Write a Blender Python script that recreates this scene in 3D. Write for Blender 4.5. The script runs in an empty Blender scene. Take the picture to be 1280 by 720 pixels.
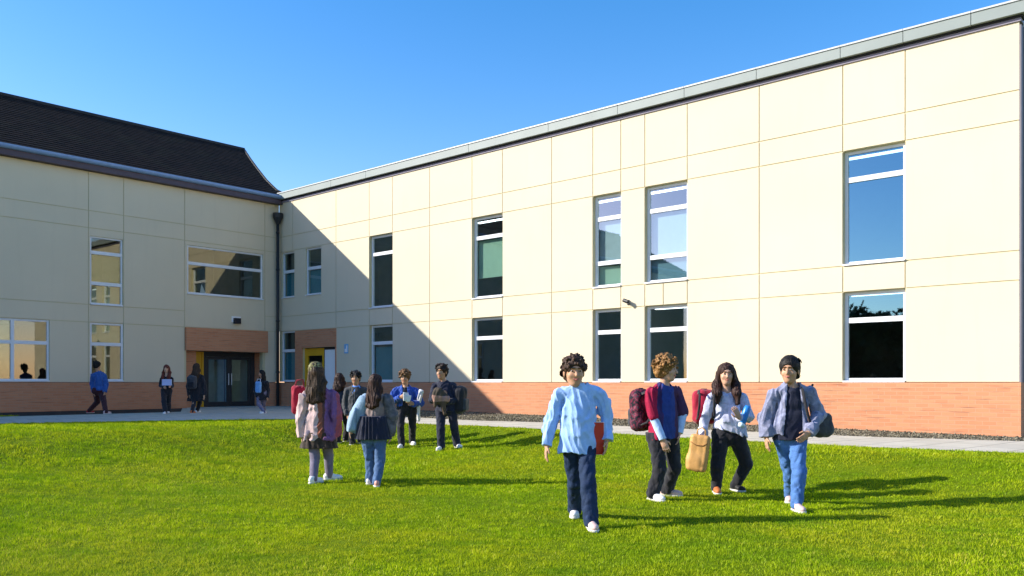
import bpy, math, random
import numpy as np
random.seed(7); rng = np.random.default_rng(7)
C = bpy.context.scene.collection
PI = math.pi
E = 0.84            # eye height above the paving
F = 1060.0          # focal length in photo pixels (1280 wide)
HZ = 478.0          # horizon row of the photo

# ------------------------------------------------------------------ scene objects
def tag(o, label=None, cat=None, group=None, kind=None):
    if label: o['label'] = label
    if cat: o['category'] = cat
    if group: o['group'] = group
    if kind: o['kind'] = kind
    return o
def empty(name, loc=(0, 0, 0), rz=0.0, parent=None):
    o = bpy.data.objects.new(name, None); C.objects.link(o)
    o.location = loc; o.rotation_euler = (0, 0, rz); o.empty_display_size = 0.3
    if parent: o.parent = parent
    return o
def mesh_obj(name, V, Fc, mat=None, parent=None, smooth=False, loc=(0, 0, 0), rz=0.0):
    me = bpy.data.meshes.new(name)
    if isinstance(V, np.ndarray) and isinstance(Fc, np.ndarray):
        n = Fc.shape[1]
        me.vertices.add(len(V)); me.vertices.foreach_set('co', V.astype(np.float32).ravel())
        me.loops.add(Fc.size); me.loops.foreach_set('vertex_index', Fc.astype(np.int32).ravel())
        me.polygons.add(len(Fc))
        me.polygons.foreach_set('loop_start', np.arange(0, Fc.size, n, dtype=np.int32))
        me.update(calc_edges=True)
    else:
        me.from_pydata([tuple(v) for v in V], [], [tuple(f) for f in Fc]); me.update()
    if smooth: me.polygons.foreach_set('use_smooth', np.ones(len(me.polygons), dtype=bool))
    o = bpy.data.objects.new(name, me); C.objects.link(o)
    if mat: me.materials.append(mat)
    o.location = loc; o.rotation_euler = (0, 0, rz)
    if parent: o.parent = parent
    return o
class MB:
    def __init__(s): s.v = []; s.f = []
    def quad(s, a, b, c, d):
        n = len(s.v); s.v += [a, b, c, d]; s.f.append((n, n+1, n+2, n+3))
    def poly(s, pts):
        n = len(s.v); s.v += list(pts); s.f.append(tuple(range(n, n+len(pts))))
    def box(s, x0, x1, y0, y1, z0, z1):
        n = len(s.v)
        s.v += [(x, y, z) for z in (z0, z1) for y in (y0, y1) for x in (x0, x1)]
        for f in ((0,2,3,1),(4,5,7,6),(0,1,5,4),(2,6,7,3),(0,4,6,2),(1,3,7,5)): s.f.append(tuple(n+i for i in f))
    def tube(s, pts, r, n=10, cap=True):
        pts = [np.array(p, float) for p in pts]; rings = []
        for i, p in enumerate(pts):
            t = pts[min(i+1, len(pts)-1)] - pts[max(i-1, 0)]; t /= np.linalg.norm(t)
            u = np.cross(t, (0, 1, 0) if abs(t[1]) < .9 else (1, 0, 0)); u /= np.linalg.norm(u); w = np.cross(t, u)
            rr = r[i] if isinstance(r, (list, tuple)) else r
            b = len(s.v)
            for k in range(n):
                a = 2*PI*k/n; s.v.append(tuple(p + rr*(math.cos(a)*u + math.sin(a)*w)))
            rings.append(b)
        for a, b in zip(rings, rings[1:]):
            for k in range(n): s.f.append((a+k, a+(k+1) % n, b+(k+1) % n, b+k))
        if cap:
            s.f.append(tuple(rings[0]+k for k in range(n))[::-1]); s.f.append(tuple(rings[-1]+k for k in range(n)))
    def slab(s, x0, x1, z0, z1, holes, yf, yb):
        """vertical slab, front at y=yf (outward is -y), back at yb, with rectangular through holes"""
        xs = sorted({x0, x1, *[min(max(h[0], x0), x1) for h in holes], *[min(max(h[1], x0), x1) for h in holes]})
        zs = sorted({z0, z1, *[min(max(h[2], z0), z1) for h in holes], *[min(max(h[3], z0), z1) for h in holes]})
        nx, nz = len(xs)-1, len(zs)-1
        def solid(i, j):
            if i < 0 or j < 0 or i >= nx or j >= nz: return False
            cx, cz = (xs[i]+xs[i+1])/2, (zs[j]+zs[j+1])/2
            return not any(h[0] < cx < h[1] and h[2] < cz < h[3] for h in holes)
        for i in range(nx):
            for j in range(nz):
                if not solid(i, j): continue
                a, b, c, d = xs[i], xs[i+1], zs[j], zs[j+1]
                s.quad((a, yf, c), (b, yf, c), (b, yf, d), (a, yf, d))
                s.quad((a, yb, c), (a, yb, d), (b, yb, d), (b, yb, c))
                if not solid(i-1, j): s.quad((a, yf, c), (a, yf, d), (a, yb, d), (a, yb, c))
                if not solid(i+1, j): s.quad((b, yf, c), (b, yb, c), (b, yb, d), (b, yf, d))
                if not solid(i, j-1): s.quad((a, yf, c), (a, yb, c), (b, yb, c), (b, yf, c))
                if not solid(i, j+1): s.quad((a, yf, d), (b, yf, d), (b, yb, d), (a, yb, d))
    def build(s, name, mat, parent=None, smooth=False, loc=(0, 0, 0), rz=0.0):
        return mesh_obj(name, s.v, s.f, mat, parent, smooth, loc, rz)

# ------------------------------------------------------------------ materials
def lin(c):
    return tuple((x/255/12.92) if x/255 <= .04045 else ((x/255+.055)/1.055)**2.4 for x in c)
class NT:
    def __init__(s, name):
        s.m = bpy.data.materials.new(name); s.m.use_nodes = True; s.t = s.m.node_tree
        s.b = s.t.nodes['Principled BSDF']; s.out = s.t.nodes['Material Output']
        s.b.inputs['Specular IOR Level'].default_value = 0.25
    def n(s, typ, **kw):
        nd = s.t.nodes.new('ShaderNode'+typ)
        for k, v in kw.items():
            if k in nd.inputs: nd.inputs[k].default_value = v
            else: setattr(nd, k, v)
        return nd
    def l(s, a, b): s.t.links.new(a, b)
    def coord(s, scale=(1, 1, 1), kind='Object'):
        tc = s.n('TexCoord'); mp = s.n('Mapping'); mp.inputs['Scale'].default_value = scale
        s.l(tc.outputs[kind], mp.inputs['Vector']); return mp.outputs[0]
    def noise(s, vec, scale, detail=4, rough=.55, dist=0):
        nd = s.n('TexNoise'); nd.inputs['Scale'].default_value = scale; nd.inputs['Detail'].default_value = detail
        nd.inputs['Roughness'].default_value = rough; nd.inputs['Distortion'].default_value = dist
        s.l(vec, nd.inputs['Vector']); return nd.outputs['Fac']
    def ramp(s, fac, stops, interp='LINEAR'):
        nd = s.n('ValToRGB'); cr = nd.color_ramp; cr.interpolation = interp
        while len(cr.elements) < len(stops): cr.elements.new(.5)
        for e, (p, c) in zip(cr.elements, stops): e.position = p; e.color = (*c, 1) if len(c) == 3 else c
        s.l(fac, nd.inputs[0]); return nd.outputs[0]
    def mix(s, fac, a, b, blend='MIX'):
        nd = s.n('Mix'); nd.data_type = 'RGBA'; nd.blend_type = blend
        for sock, v in ((nd.inputs['Factor'], fac), (nd.inputs['A'], a), (nd.inputs['B'], b)):
            pass
        fa = [i for i in nd.inputs if i.name == 'Factor' and i.type == 'VALUE'][0]
        A = [i for i in nd.inputs if i.name == 'A' and i.type == 'RGBA'][0]
        B = [i for i in nd.inputs if i.name == 'B' and i.type == 'RGBA'][0]
        for sock, v in ((fa, fac), (A, a), (B, b)):
            if isinstance(v, (int, float)): sock.default_value = v
            elif isinstance(v, tuple): sock.default_value = (*v[:3], 1)
            else: s.l(v, sock)
        return [o for o in nd.outputs if o.type == 'RGBA'][0]
    def base(s, v):
        if isinstance(v, tuple): s.b.inputs['Base Color'].default_value = (*v[:3], 1)
        else: s.l(v, s.b.inputs['Base Color'])
    def bump(s, h, strength=.4, dist=.01):
        nd = s.n('Bump'); nd.inputs['Strength'].default_value = strength; nd.inputs['Distance'].default_value = dist
        s.l(h, nd.inputs['Height']); s.l(nd.outputs[0], s.b.inputs['Normal'])
    def rough(s, v): s.b.inputs['Roughness'].default_value = v
def mul(c, k): return tuple(min(1, x*k) for x in c[:3])
def simple(name, c, rough=.6, var=.12, scale=6, bump=0, metal=0, spec=.3):
    m = NT(name); v = m.coord()
    f = m.noise(v, scale, 5)
    m.base(m.ramp(f, [(.25, mul(c, 1-var)), (.75, mul(c, 1+var))])); m.rough(rough)
    m.b.inputs['Metallic'].default_value = metal; m.b.inputs['Specular IOR Level'].default_value = spec
    if bump: m.bump(m.noise(v, scale*8, 3), .5, bump)
    return m.m
def cloth(name, c, var=.22, scale=14, fold=.004, sheen=.2, rough=.85):
    m = NT(name); v = m.coord()
    f = m.noise(v, scale, 6, .6, .6)
    m.base(m.ramp(f, [(.3, mul(c, 1-var)), (.7, mul(c, 1+var))])); m.rough(rough)
    m.b.inputs['Sheen Weight'].default_value = sheen
    f2 = m.noise(m.coord((1, 1, .4)), 20, 4, .55, 1.4)
    m.bump(f2, .5, fold*2); return m.m
def denim(name, c):
    m = NT(name); v = m.coord()
    f = m.noise(v, 9, 5, .6, .5); w = m.noise(m.coord((3, 3, .6)), 60, 3)
    a = m.ramp(f, [(.3, mul(c, .7)), (.55, c), (.8, mul(c, 1.7))])
    m.base(m.mix(.35, a, m.ramp(w, [(.35, mul(c, .6)), (.65, mul(c, 1.5))]))); m.rough(.85)
    m.bump(m.noise(m.coord((1, 1, .5)), 24, 3, .5, 1.2), .6, .004); return m.m
def skin(name, c):
    m = NT(name); v = m.coord(); f = m.noise(v, 25, 4)
    m.base(m.ramp(f, [(.3, mul(c, .88)), (.7, mul(c, 1.1))])); m.rough(.5)
    m.b.inputs['Subsurface Weight'].default_value = .12; m.b.inputs['Subsurface Radius'].default_value = (.01, .004, .002)
    return m.m
def hairm(name, c, c2=None, strand=True):
    m = NT(name); c2 = c2 or mul(c, 2.2)
    f = m.noise(m.coord((1, 1, .12) if strand else (1, 1, 1)), 90 if strand else 45, 4, .6, .4)
    m.base(m.ramp(f, [(.35, mul(c, .6)), (.55, c), (.78, c2)])); m.rough(.58); m.b.inputs['Specular IOR Level'].default_value = .25
    m.bump(f, .7, .006); return m.m
def objz_mask(m, scale, loc=(0, 0, 0)):
    return m.coord(scale)

# ------------------------------------------------------------------ site geometry
def wall_R_depth(px): return F*25.6/(px+555)
def wall_L_ppm(px): return (1580-px)*.02869
CORN = np.array([(349-640)/F*wall_R_depth(349), wall_R_depth(349)])
dR = np.array([1195, -1060.]); dR /= np.linalg.norm(dR)        # along main wing, towards camera right
nR = np.array([-1060, -1195.]); nR /= np.linalg.norm(nR)       # outward
dL = np.array([940, 1060.]); dL /= np.linalg.norm(dL)
dL = np.array([-nR[0], -nR[1]])                                # square corner
nL = np.array([dR[0], dR[1]])
def sR(px):
    d = wall_R_depth(px); return float((np.array([(px-640)/F*d, d])-CORN) @ dR)
def _ray(px, line_n):                                           # px column meets the vertical plane through CORN with normal line_n
    r = np.array([(px-640)/F, 1.]); t = (CORN @ line_n)/(r @ line_n); return r*t
def sL(px): return float((_ray(px, nL)-CORN) @ dL)
def zL(px, py):
    P = _ray(px, nL); return E+(HZ-py)/F*P[1]
def zR(px, py): return E+(HZ-py)/F*wall_R_depth(px)
def smooth01(t): t = np.clip(t, 0, 1); return t*t*(3-2*t)
def ground(x, y):
    x = np.asarray(x, float); y = np.asarray(y, float)
    rx, ry = x-CORN[0], y-CORN[1]
    s = rx*dR[0]+ry*dR[1]; q = rx*nR[0]+ry*nR[1]; p = s
    tilt = -.11*np.clip((s-9.8)/12, 0, 1.3)
    tR = q-5.1; tL = p-11.3
    k = 1.5; h = np.clip(.5+.5*(tR-tL)/k, 0, 1)
    t = tR*(1-h)+tL*h-k*h*(1-h)
    t = np.maximum(t, 0)
    fl = smooth01((q-6.5)/3)
    drop = .60*(1-np.exp(-t/(2.4+1.2*fl)))*smooth01(t/(.8+2.2*fl)) + .012*t
    crown = .135*np.clip((q-5)/7, 0, 1)*smooth01((p-8.2)/2.3)  # added rise, shaped to keep the left wing's shadow off the lit grass
    und = .015*np.sin(x*1.3+.7*y)*np.sin(y*.9-.4*x)*smooth01(t/2)
    lawn = smooth01((q-4)/1.5)
    return tilt-drop+crown*lawn+und
def hit(px, py):
    """point where the line of sight through a photo pixel meets the ground"""
    a = (px-640)/F; b = (HZ-py)/F
    d = np.linspace(4, 45, 8001); g = E+b*d-ground(a*d, d)
    i = int(np.argmax(g < 0)); t = d[i]
    return np.array([a*t, t, float(ground(a*t, t))])
def poly_in(P, x, y):
    n = len(P); ins = np.zeros(x.shape, bool); j = n-1
    for i in range(n):
        xi, yi = P[i]; xj, yj = P[j]
        c = ((yi > y) != (yj > y)) & (x < (xj-xi)*(y-yi)/(yj-yi+1e-12)+xi)
        ins ^= c; j = i
    return ins
# ------------------------------------------------------------------ camera, light, sky
cam = bpy.data.cameras.new('camera'); co = bpy.data.objects.new('camera', cam); C.objects.link(co)
cam.sensor_width = 36; cam.lens = F/1280*36; cam.shift_y = (HZ-360)/1280; cam.clip_end = 3000; cam.clip_start = .05
co.location = (0, 0, E); co.rotation_euler = (PI/2, 0, 0)
bpy.context.scene.camera = co
SUN_EL = math.radians(27.3)
trav = np.array([1.0, .03]); trav /= np.linalg.norm(trav)
sun = bpy.data.lights.new('sun', 'SUN'); sun.energy = 4.0; sun.angle = math.radians(.5); sun.color = (1, .94, .82)
so = bpy.data.objects.new('sun', sun); C.objects.link(so)
from mathutils import Vector, Matrix
dv = Vector((trav[0]*math.cos(SUN_EL), trav[1]*math.cos(SUN_EL), -math.sin(SUN_EL)))
so.rotation_euler = dv.to_track_quat('-Z', 'Y').to_euler(); so.location = (-30, 5, 30)
w = bpy.data.worlds.new('World'); bpy.context.scene.world = w; w.use_nodes = True
nt = w.node_tree; bg = nt.nodes['Background']
sky = nt.nodes.new('ShaderNodeTexSky'); sky.sky_type = 'NISHITA'; sky.sun_disc = False
sky.sun_elevation = SUN_EL; sky.sun_rotation = math.atan2(-trav[0], -trav[1])
sky.air_density = 1.0; sky.dust_density = .35; sky.ozone_density = 3.0; sky.altitude = 0
hs_ = nt.nodes.new('ShaderNodeHueSaturation'); hs_.inputs['Saturation'].default_value = 1.37
nt.links.new(sky.outputs[0], hs_.inputs['Color']); tn_ = nt.nodes.new('ShaderNodeMix'); tn_.data_type = 'RGBA'; tn_.blend_type = 'MULTIPLY'; tn_.inputs[0].default_value = 1
nt.links.new(hs_.outputs[0], tn_.inputs[6]); tn_.inputs[7].default_value = (1.28, .86, .84, 1); nt.links.new(tn_.outputs[2], bg.inputs['Color']); bg.inputs['Strength'].default_value = .15
vs = bpy.context.scene.view_settings
vs.view_transform = 'Standard'; vs.look = 'None'; vs.exposure = 1.1; vs.gamma = 1

# ------------------------------------------------------------------ materials of the place
def brick_mat():
    m = NT('brick'); v = m.coord(); 
    mp = m.n('Mapping'); mp.inputs['Rotation'].default_value = (PI/2, 0, 0); m.l(v, mp.inputs['Vector'])
    cx = m.n('SeparateXYZ'); m.l(v, cx.inputs[0]); cb = m.n('CombineXYZ'); m.l(cx.outputs[0], cb.inputs[0]); m.l(cx.outputs[2], cb.inputs[1])
    # reveals run along y: add y to the running coordinate so the courses carry round corners
    ad = m.n('Math', operation='ADD'); m.l(cx.outputs[0], ad.inputs[0]); m.l(cx.outputs[1], ad.inputs[1]); m.l(ad.outputs[0], cb.inputs[0])
    b = m.n('TexBrick'); m.l(cb.outputs[0], b.inputs['Vector'])
    b.inputs['Scale'].default_value = 1; b.inputs['Brick Width'].default_value = .225; b.inputs['Row Height'].default_value = .075
    b.inputs['Mortar Size'].default_value = .008; b.inputs['Mortar Smooth'].default_value = .2; b.inputs['Bias'].default_value = -.1
    b.inputs['Color1'].default_value = (.55, .245, .125, 1); b.inputs['Color2'].default_value = (.50, .20, .10, 1); b.inputs['Mortar'].default_value = (.46, .26, .155, 1)
    st = m.noise(m.coord((.45, .45, 9)), 3, 5, .6)
    c = m.mix(m.ramp(st, [(.56, (0, 0, 0)), (.72, (1, 1, 1))]), b.outputs['Color'], (.25, .10, .06))
    big = m.noise(m.coord((1, 1, .6)), .8, 4)
    c = m.mix(m.ramp(big, [(.35, (0, 0, 0)), (.7, (.35, .35, .35))]), c, (.55, .27, .15))
    m.base(c); m.rough(.85)
    iv = m.n('Math', operation='SUBTRACT'); iv.inputs[0].default_value = 1; m.l(b.outputs['Fac'], iv.inputs[1]); m.bump(iv.outputs[0], .4, .005)
    return m.m
def render_mat(name, c):
    m = NT(name); v = m.coord()
    big = m.noise(v, .35, 4, .6); fine = m.noise(v, 40, 3)
    st = m.noise(m.coord((2.2, 2.2, .18)), 1.6, 5, .65)
    a = m.ramp(big, [(.3, mul(c, .95)), (.7, mul(c, 1.03))])
    a = m.mix(m.ramp(st, [(.55, (0, 0, 0)), (.85, (.22, .22, .22))]), a, mul(c, .72))
    m.base(m.mix(.06, a, m.ramp(fine, [(.3, mul(c, .6)), (.7, c)]))); m.rough(.9); m.bump(fine, .25, .003); return m.m
M = {}
M['cream'] = render_mat('cream_render', (.66, .575, .42))
M['cream_back'] = render_mat('cream_joint', (.56, .50, .31))
M['brick'] = brick_mat()
M['white'] = simple('white_frame', (.70, .72, .75), .4, .04)
M['greyframe'] = simple('grey_reveal', (.42, .44, .44), .6, .05)
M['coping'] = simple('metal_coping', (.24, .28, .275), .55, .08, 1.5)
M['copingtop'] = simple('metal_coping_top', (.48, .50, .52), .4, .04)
M['black'] = simple('black_gap', (.015, .015, .02), .6)
M['lav'] = simple('soffit_strip', (.24, .22, .29), .6, .05)
M['dark'] = simple('dark_metal', (.025, .028, .032), .45)
M['fascia'] = simple('brown_fascia', (.085, .065, .085), .6)
M['gutter'] = simple('blue_grey_gutter', (.20, .32, .55), .35)
M['yellow'] = simple('yellow_panel', (.62, .34, .015), .5, .06)
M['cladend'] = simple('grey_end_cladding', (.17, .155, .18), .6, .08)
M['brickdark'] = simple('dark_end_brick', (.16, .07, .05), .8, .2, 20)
M['inner'] = simple('room_surface', (.16, .15, .13), .9, .3, 1.2)
M['blind_green'] = simple('green_blind', (.22, .34, .25), .8, .05)
M['blind_pale'] = simple('pale_blind', (.26, .34, .35), .8, .05)
M['blind_greyblue'] = simple('grey_blue_blind', (.09, .18, .22), .8, .05)
M['blind_ochre'] = simple('ochre_blind', (.40, .34, .17), .8, .1)
M['blind_teal'] = simple('teal_blind', (.05, .20, .24), .8, .08)
M['signblue'] = simple('blue_sign', (.16, .42, .70), .4)
M['paper'] = simple('white_paper', (.80, .80, .80), .7, .03)
def lampm():
    m = NT('lit_strip'); m.b.inputs['Emission Color'].default_value = (.9, .97, 1, 1); m.b.inputs['Emission Strength'].default_value = 2.2; return m.m
M['strip'] = lampm()
def glass(name, refl, tint, trans, dirt=.0):
    m = NT(name); t = m.t
    gl = m.n('BsdfGlossy'); gl.inputs['Color'].default_value = (*tint, 1); gl.inputs['Roughness'].default_value = .015
    tr = m.n('BsdfTransparent'); tr.inputs['Color'].default_value = (*trans, 1)
    lw = m.n('LayerWeight'); pw = m.n('Math', operation='POWER'); pw.inputs[1].default_value = 4; m.l(lw.outputs['Facing'], pw.inputs[0])
    mx = m.n('MixShader'); a = m.n('Math', operation='MULTIPLY_ADD'); a.inputs[1].default_value = .6; a.inputs[2].default_value = refl+.04; a.use_clamp = True
    m.l(pw.outputs[0], a.inputs[0]); m.l(a.outputs[0], mx.inputs[0]); m.l(tr.outputs[0], mx.inputs[1]); m.l(gl.outputs[0], mx.inputs[2])
    bp = m.n('Bump'); bp.inputs['Strength'].default_value = .03; bp.inputs['Distance'].default_value = .02
    m.l(m.noise(m.coord(), .9, 2), bp.inputs['Height']); m.l(bp.outputs[0], gl.inputs['Normal'])
    m.l(mx.outputs[0], m.out.inputs['Surface']); return m.m
M['glass'] = glass('window_glass', .10, (.62, .86, 1.0), (.75, .85, .85))
M['glass_blue'] = glass('sky_reflecting_glass', .24, (.36, .78, 1.0), (.4, .55, .6))
M['glass_pale'] = glass('pale_window_glass', .20, (.70, .88, 1.0), (.86, .95, .97))
M['glass_warm'] = glass('courtyard_glass', .10, (.95, .96, .80), (.7, .75, .72))

# ------------------------------------------------------------------ the two wings
ZA, ZB, ZC, ZD, ZP, ZT = 5.96, 5.43, 3.15, 2.63, .84, 7.17
G = .011                                                        # half a joint
def window(root, x0, x1, z0, z1, trans=(), mulls=(), gl='glass', blinds=(), sill=True, rec=.10, glzs=None, fw=.065):
    """frame > pane, sill, blind.  Opening x0..x1, z0..z1 in the wall's own coordinates; y is into the building"""
    m = MB(); y0, y1 = rec, rec+.07
    e = .003
    xs = [x0+e, *mulls, x1-e]; zs = [z0+e, *trans, z1-e]
    m.box(x0+e, x0+fw, y0, y1, z0+e, z1-e); m.box(x1-fw, x1-e, y0, y1, z0+e, z1-e)
    m.box(x0+fw, x1-fw, y0, y1, z0+e, z0+fw+.02); m.box(x0+fw, x1-fw, y0, y1, z1-fw, z1-e)
    for t in trans: m.box(x0+fw, x1-fw, y0-.004, y1-.01, t-.05, t+.05)
    for t in mulls: m.box(t-.045, t+.045, y0-.008, y1-.012, z0+fw+.02, z1-fw)
    fr = m.build('window', M['white'], root)
    xb = [x0+fw, *sum([[t-.045, t+.045] for t in mulls], []), x1-fw]; zb = [z0+fw+.02, *sum([[t-.05, t+.05] for t in trans], []), z1-fw]
    for i in range(0, len(xb), 2):
        for j in range(0, len(zb), 2):
            p = MB(); p.quad((xb[i]-.01, y0+.035, zb[j]-.01), (xb[i+1]+.01, y0+.035, zb[j]-.01), (xb[i+1]+.01, y0+.035, zb[j+1]+.01), (xb[i]-.01, y0+.035, zb[j+1]+.01))
            g = gl if glzs is None else glzs[(j//2) % len(glzs)]
            p.build('pane', M[g], fr)
    if sill:
        s = MB(); s.box(x0+e, x1-e, -.035, y0-.002, z0+e, z0+.035); s.build('sill', M['white'], fr)
    for (bz0, bz1, mt) in blinds:
        b = MB(); n = max(2, int((bz1-bz0)/.12))
        b.box(x0+fw-.01, x1-fw+.01, y0+.12, y0+.125, bz0, bz1); b.box(x0+fw-.01, x1-fw+.01, y0+.11, y0+.135, bz0-.03, bz0-.001)
        b.build('blind', M[mt], fr)
    return fr

# ---- main wing
mainw = empty('school_wing', (CORN[0], CORN[1], 0), math.atan2(dR[1], dR[0]))
tag(mainw, 'long cream panelled school wing with flat grey coping and orange brick base', 'school building')
LR = sR(1275); DEP = 11.0
cols = [sR(v) for v in (349, 366, 420, 461.5, 490.5, 537, 590, 628, 689.5, 741, 776, 806, 859, 949, 1053.5, 1131.5)]+[LR]
cx_830 = sR(829)
winc = [3, 6, 9, 11, 14]
holesR = []
for i in winc:
    holesR += [(cols[i], cols[i+1], ZC, ZB), (cols[i], cols[i+1], ZP, ZD)]
sw = [(sR(352.5), sR(368), 3.79, ZB-.03), (sR(382), sR(401.5), 3.79, ZB-.03), (sR(351.5), sR(369), ZP+.02, ZD)]
ent = (sR(378), sR(419.5), 0.02, 2.02)                           # side entrance in the brick bay
holesR += sw+[ent]
bk = MB(); bk.slab(0.0, LR-.02, 0.86, ZT, [h for h in holesR], .014, .20); bk.build('backing_wall', M['cream_back'], mainw)
pn = MB()
def panel(m, x0, x1, z0, z1, hs=()): m.slab(x0+G, x1-G, z0+G, z1-G, list(hs), 0.0, .013)
for i in range(2, len(cols)-1):
    a, b = cols[i], cols[i+1]
    panel(pn, a, b, ZA, ZT); panel(pn, a, b, ZB, ZA)
    if i not in winc: panel(pn, a, b, ZC, ZB); panel(pn, a, b, ZP, ZD)
    if i == 11: panel(pn, a, cx_830, ZD, ZC); panel(pn, cx_830, b, ZD, ZC)
    else: panel(pn, a, b, ZD, ZC)
for a, b in ((0.0, cols[1]), (cols[1], cols[2])): panel(pn, a, b, ZA, ZT); panel(pn, a, b, ZB, ZA)
panel(pn, 0.0, cols[2], ZC, ZB, sw[:2]); panel(pn, 0.0, cols[2], ZD, ZC)
pn.build('cladding', M['cream'], mainw)
# brick base and the brick bay of the side entrance
bb = MB(); bb.slab(0.0, LR+.02, -.45, ZP, [(ent[0], ent[1], .02, 9)], -.03, .22)
bay0, bay1 = sR(369.5), sR(420.5)
bb.slab(bay0, bay1, ZP+.002, ZD-.01, [(ent[0], ent[1], 0, ent[3])], -.025, .013)
bb.build('brick_base', M['brick'], mainw)
dr = MB(); dx0, dx1 = ent[0], ent[1]; dm = dx0+(dx1-dx0)*.62
dr.slab(dx0, dm-.01, .03, 2.0, [(dx0+.18, dm-.16, .9, 1.75)], .10, .16); d1 = dr.build('door', M['yellow'], mainw)
p = MB(); p.quad((dx0+.18, .13, .9), (dm-.16, .13, .9), (dm-.16, .13, 1.75), (dx0+.18, .13, 1.75)); p.build('pane', M['glass'], d1)
h_ = MB(); h_.tube([(dm-.09, .06, 1.0), (dm-.09, .06, 1.25)], .014); h_.build('handle', M['white'], d1)
d2 = MB(); d2.box(dm+.01, dx1-.02, .08, .14, .05, 1.93); d2.build('door_panel', M['paper'], mainw)
d3 = MB(); d3.box(dm-.009, dm+.009, .07, .17, .03, 2.0); d3.box(dm+.01, dx1, .07, .17, 1.932, 2.0); d3.box(dx1-.019, dx1-.001, .07, .17, .03, 1.93); d3.build('door_frame', M['dark'], mainw)
# windows
t1, t2 = 4.86, 3.77
specs = [ (3, 'glass', [], 'glass', [(ZP+.1, 1.95, 'blind_teal')]),
          (6, 'glass', [(3.78, t1-.06, 'blind_green')], 'glass', []),
          (9, 'glass_pale', [(3.84, t1-.06, 'blind_pale'), (ZC+.1, 3.70, 'blind_green')], 'glass', []),
          (11, 'glass_pale', [(3.84, t1-.06, 'blind_pale'), (ZC+.1, 3.72, 'blind_greyblue')], 'glass', []),
          (14, 'glass_blue', [], 'glass', []) ]
for (i, gu, bu, gd, bd) in specs:
    a, b = cols[i], cols[i+1]
    tr = (t1,) if i in (3, 6, 14) else (t2, t1)
    window(mainw, a, b, ZC, ZB, tr, (), gu, bu)
    window(mainw, a, b, ZP, ZD, (2.07,), (), gd, bd, glzs=(['glass', 'glass_blue'] if i == 14 else None))
window(mainw, *sw[0], (4.72,), (), 'glass', [(3.86, 4.66, 'blind_teal')], rec=.05, fw=.05)
window(mainw, *sw[1], (4.72,), (), 'glass', [(3.86, 4.66, 'blind_teal')], rec=.05, fw=.05)
window(mainw, *sw[2], (1.95,), (), 'glass', [(.95, 1.9, 'blind_teal')], rec=.05, fw=.05)
# coping, shadow gap and trim strip
cp = MB()
js = [-.05, 3.2]+[cols[k] for k in (3, 6, 8, 10, 12, 13, 14, 15)]+[sR(1216), LR+.12]
for a, b in zip(js, js[1:]): cp.box(a+.006, b-.006, -.14, .30, 7.255, 7.465)
cp.build('coping', M['coping'], mainw)
ct = MB()
for a, b in zip(js, js[1:]): ct.box(a+.004, b-.004, -.16, .32, 7.467, 7.50)
ct.build('coping_cap', M['copingtop'], mainw)
gp = MB(); gp.box(0, LR+.05, -.06, .2, 7.218, 7.253); gp.build('shadow_gap', M['black'], mainw)  # solid strip; the shade under the coping is put into its black colour
lv = MB(); lv.box(0, LR+.02, -.03, .19, 7.155, 7.216); lv.build('trim_strip', M['lav'], mainw)
rf = MB(); rf.box(.0, LR, .3, DEP, 7.1, 7.25); rf.build('flat_roof', M['greyframe'], mainw)
# end wall, back wall
ew = MB()
n = 60
for k in range(n):
    y = .0+k*(DEP/n); ew.box(LR-.02, LR+(.035 if k % 2 else .02), y, y+DEP/n, ZP+.002, 7.1)
ew.build('end_cladding', M['cladend'], mainw)
eb = MB(); eb.box(LR-.15, LR+.018, .222, DEP, -.45, ZP); eb.build('end_base', M['brickdark'], mainw)
# rooms behind the glass
rm = MB()
for (z0, z1) in ((.0, 3.0), (3.05, 7.05)):
    rm.quad((0, 4.5, z0), (LR-.2, 4.5, z0), (LR-.2, 4.5, z1), (0, 4.5, z1))
    rm.quad((0, .2, z0+.03), (LR-.2, .2, z0+.03), (LR-.2, 4.5, z0+.03), (0, 4.5, z0+.03))
    zc = 2.78 if z0 < 1 else 5.75; rm.quad((0, .21, zc), (0, 4.5, zc), (LR-.2, 4.5, zc), (LR-.2, .21, zc))
for x in (0.01, cols[5]-.3, cols[8], cols[10]+.35, cols[13]+.2, LR-.2): rm.quad((x, .21, 0), (x, 4.5, 0), (x, 4.5, 7), (x, .21, 7))
rm.build('room_interior', M['inner'], mainw)
for i in (6, 9, 11, 14):
    c_ = (cols[i]+cols[i+1])/2
    s_ = MB(); s_.box(c_-.75, c_+.9, .42, .50, 5.36, 5.395); s_.build('ceiling_light', M['strip'], mainw)
    if i > 9: s_ = MB(); s_.box(c_-.6, c_+.9, .50, .56, 2.585, 2.61); s_.build('ceiling_light', M['strip'], mainw)
bw = MB(); bw.box(0, LR-.03, DEP-.2, DEP, -.4, 7.1); bw.build('back_wall', M['cream'], mainw)
# downpipe in the corner
dp = empty('downpipe', (CORN[0]+nR[0]*.14+dR[0]*(-.0), CORN[1]+nR[1]*.14, 0))
o_ = np.array([(347-640)/F, 1.0]); 
tag(dp, 'dark round downpipe with a hopper head running down the inner corner of the courtyard', 'downpipe')
q_ = nL*.16+nR*.02
m = MB(); m.tube([(q_[0], q_[1], .02), (q_[0], q_[1], 6.45)], .055, 12)
for z in (1.2, 3.0, 4.8, 6.1): m.tube([(q_[0], q_[1], z-.03), (q_[0], q_[1], z+.03)], .068, 12)
m.build('pipe', M['dark'], dp, True)
m = MB(); m.tube([(q_[0], q_[1], 6.40), (q_[0], q_[1], 6.52), (q_[0], q_[1], 6.62), (q_[0], q_[1], 6.78)], [.07, .12, .17, .18], 14); m.build('hopper', M['dark'], dp)

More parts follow.
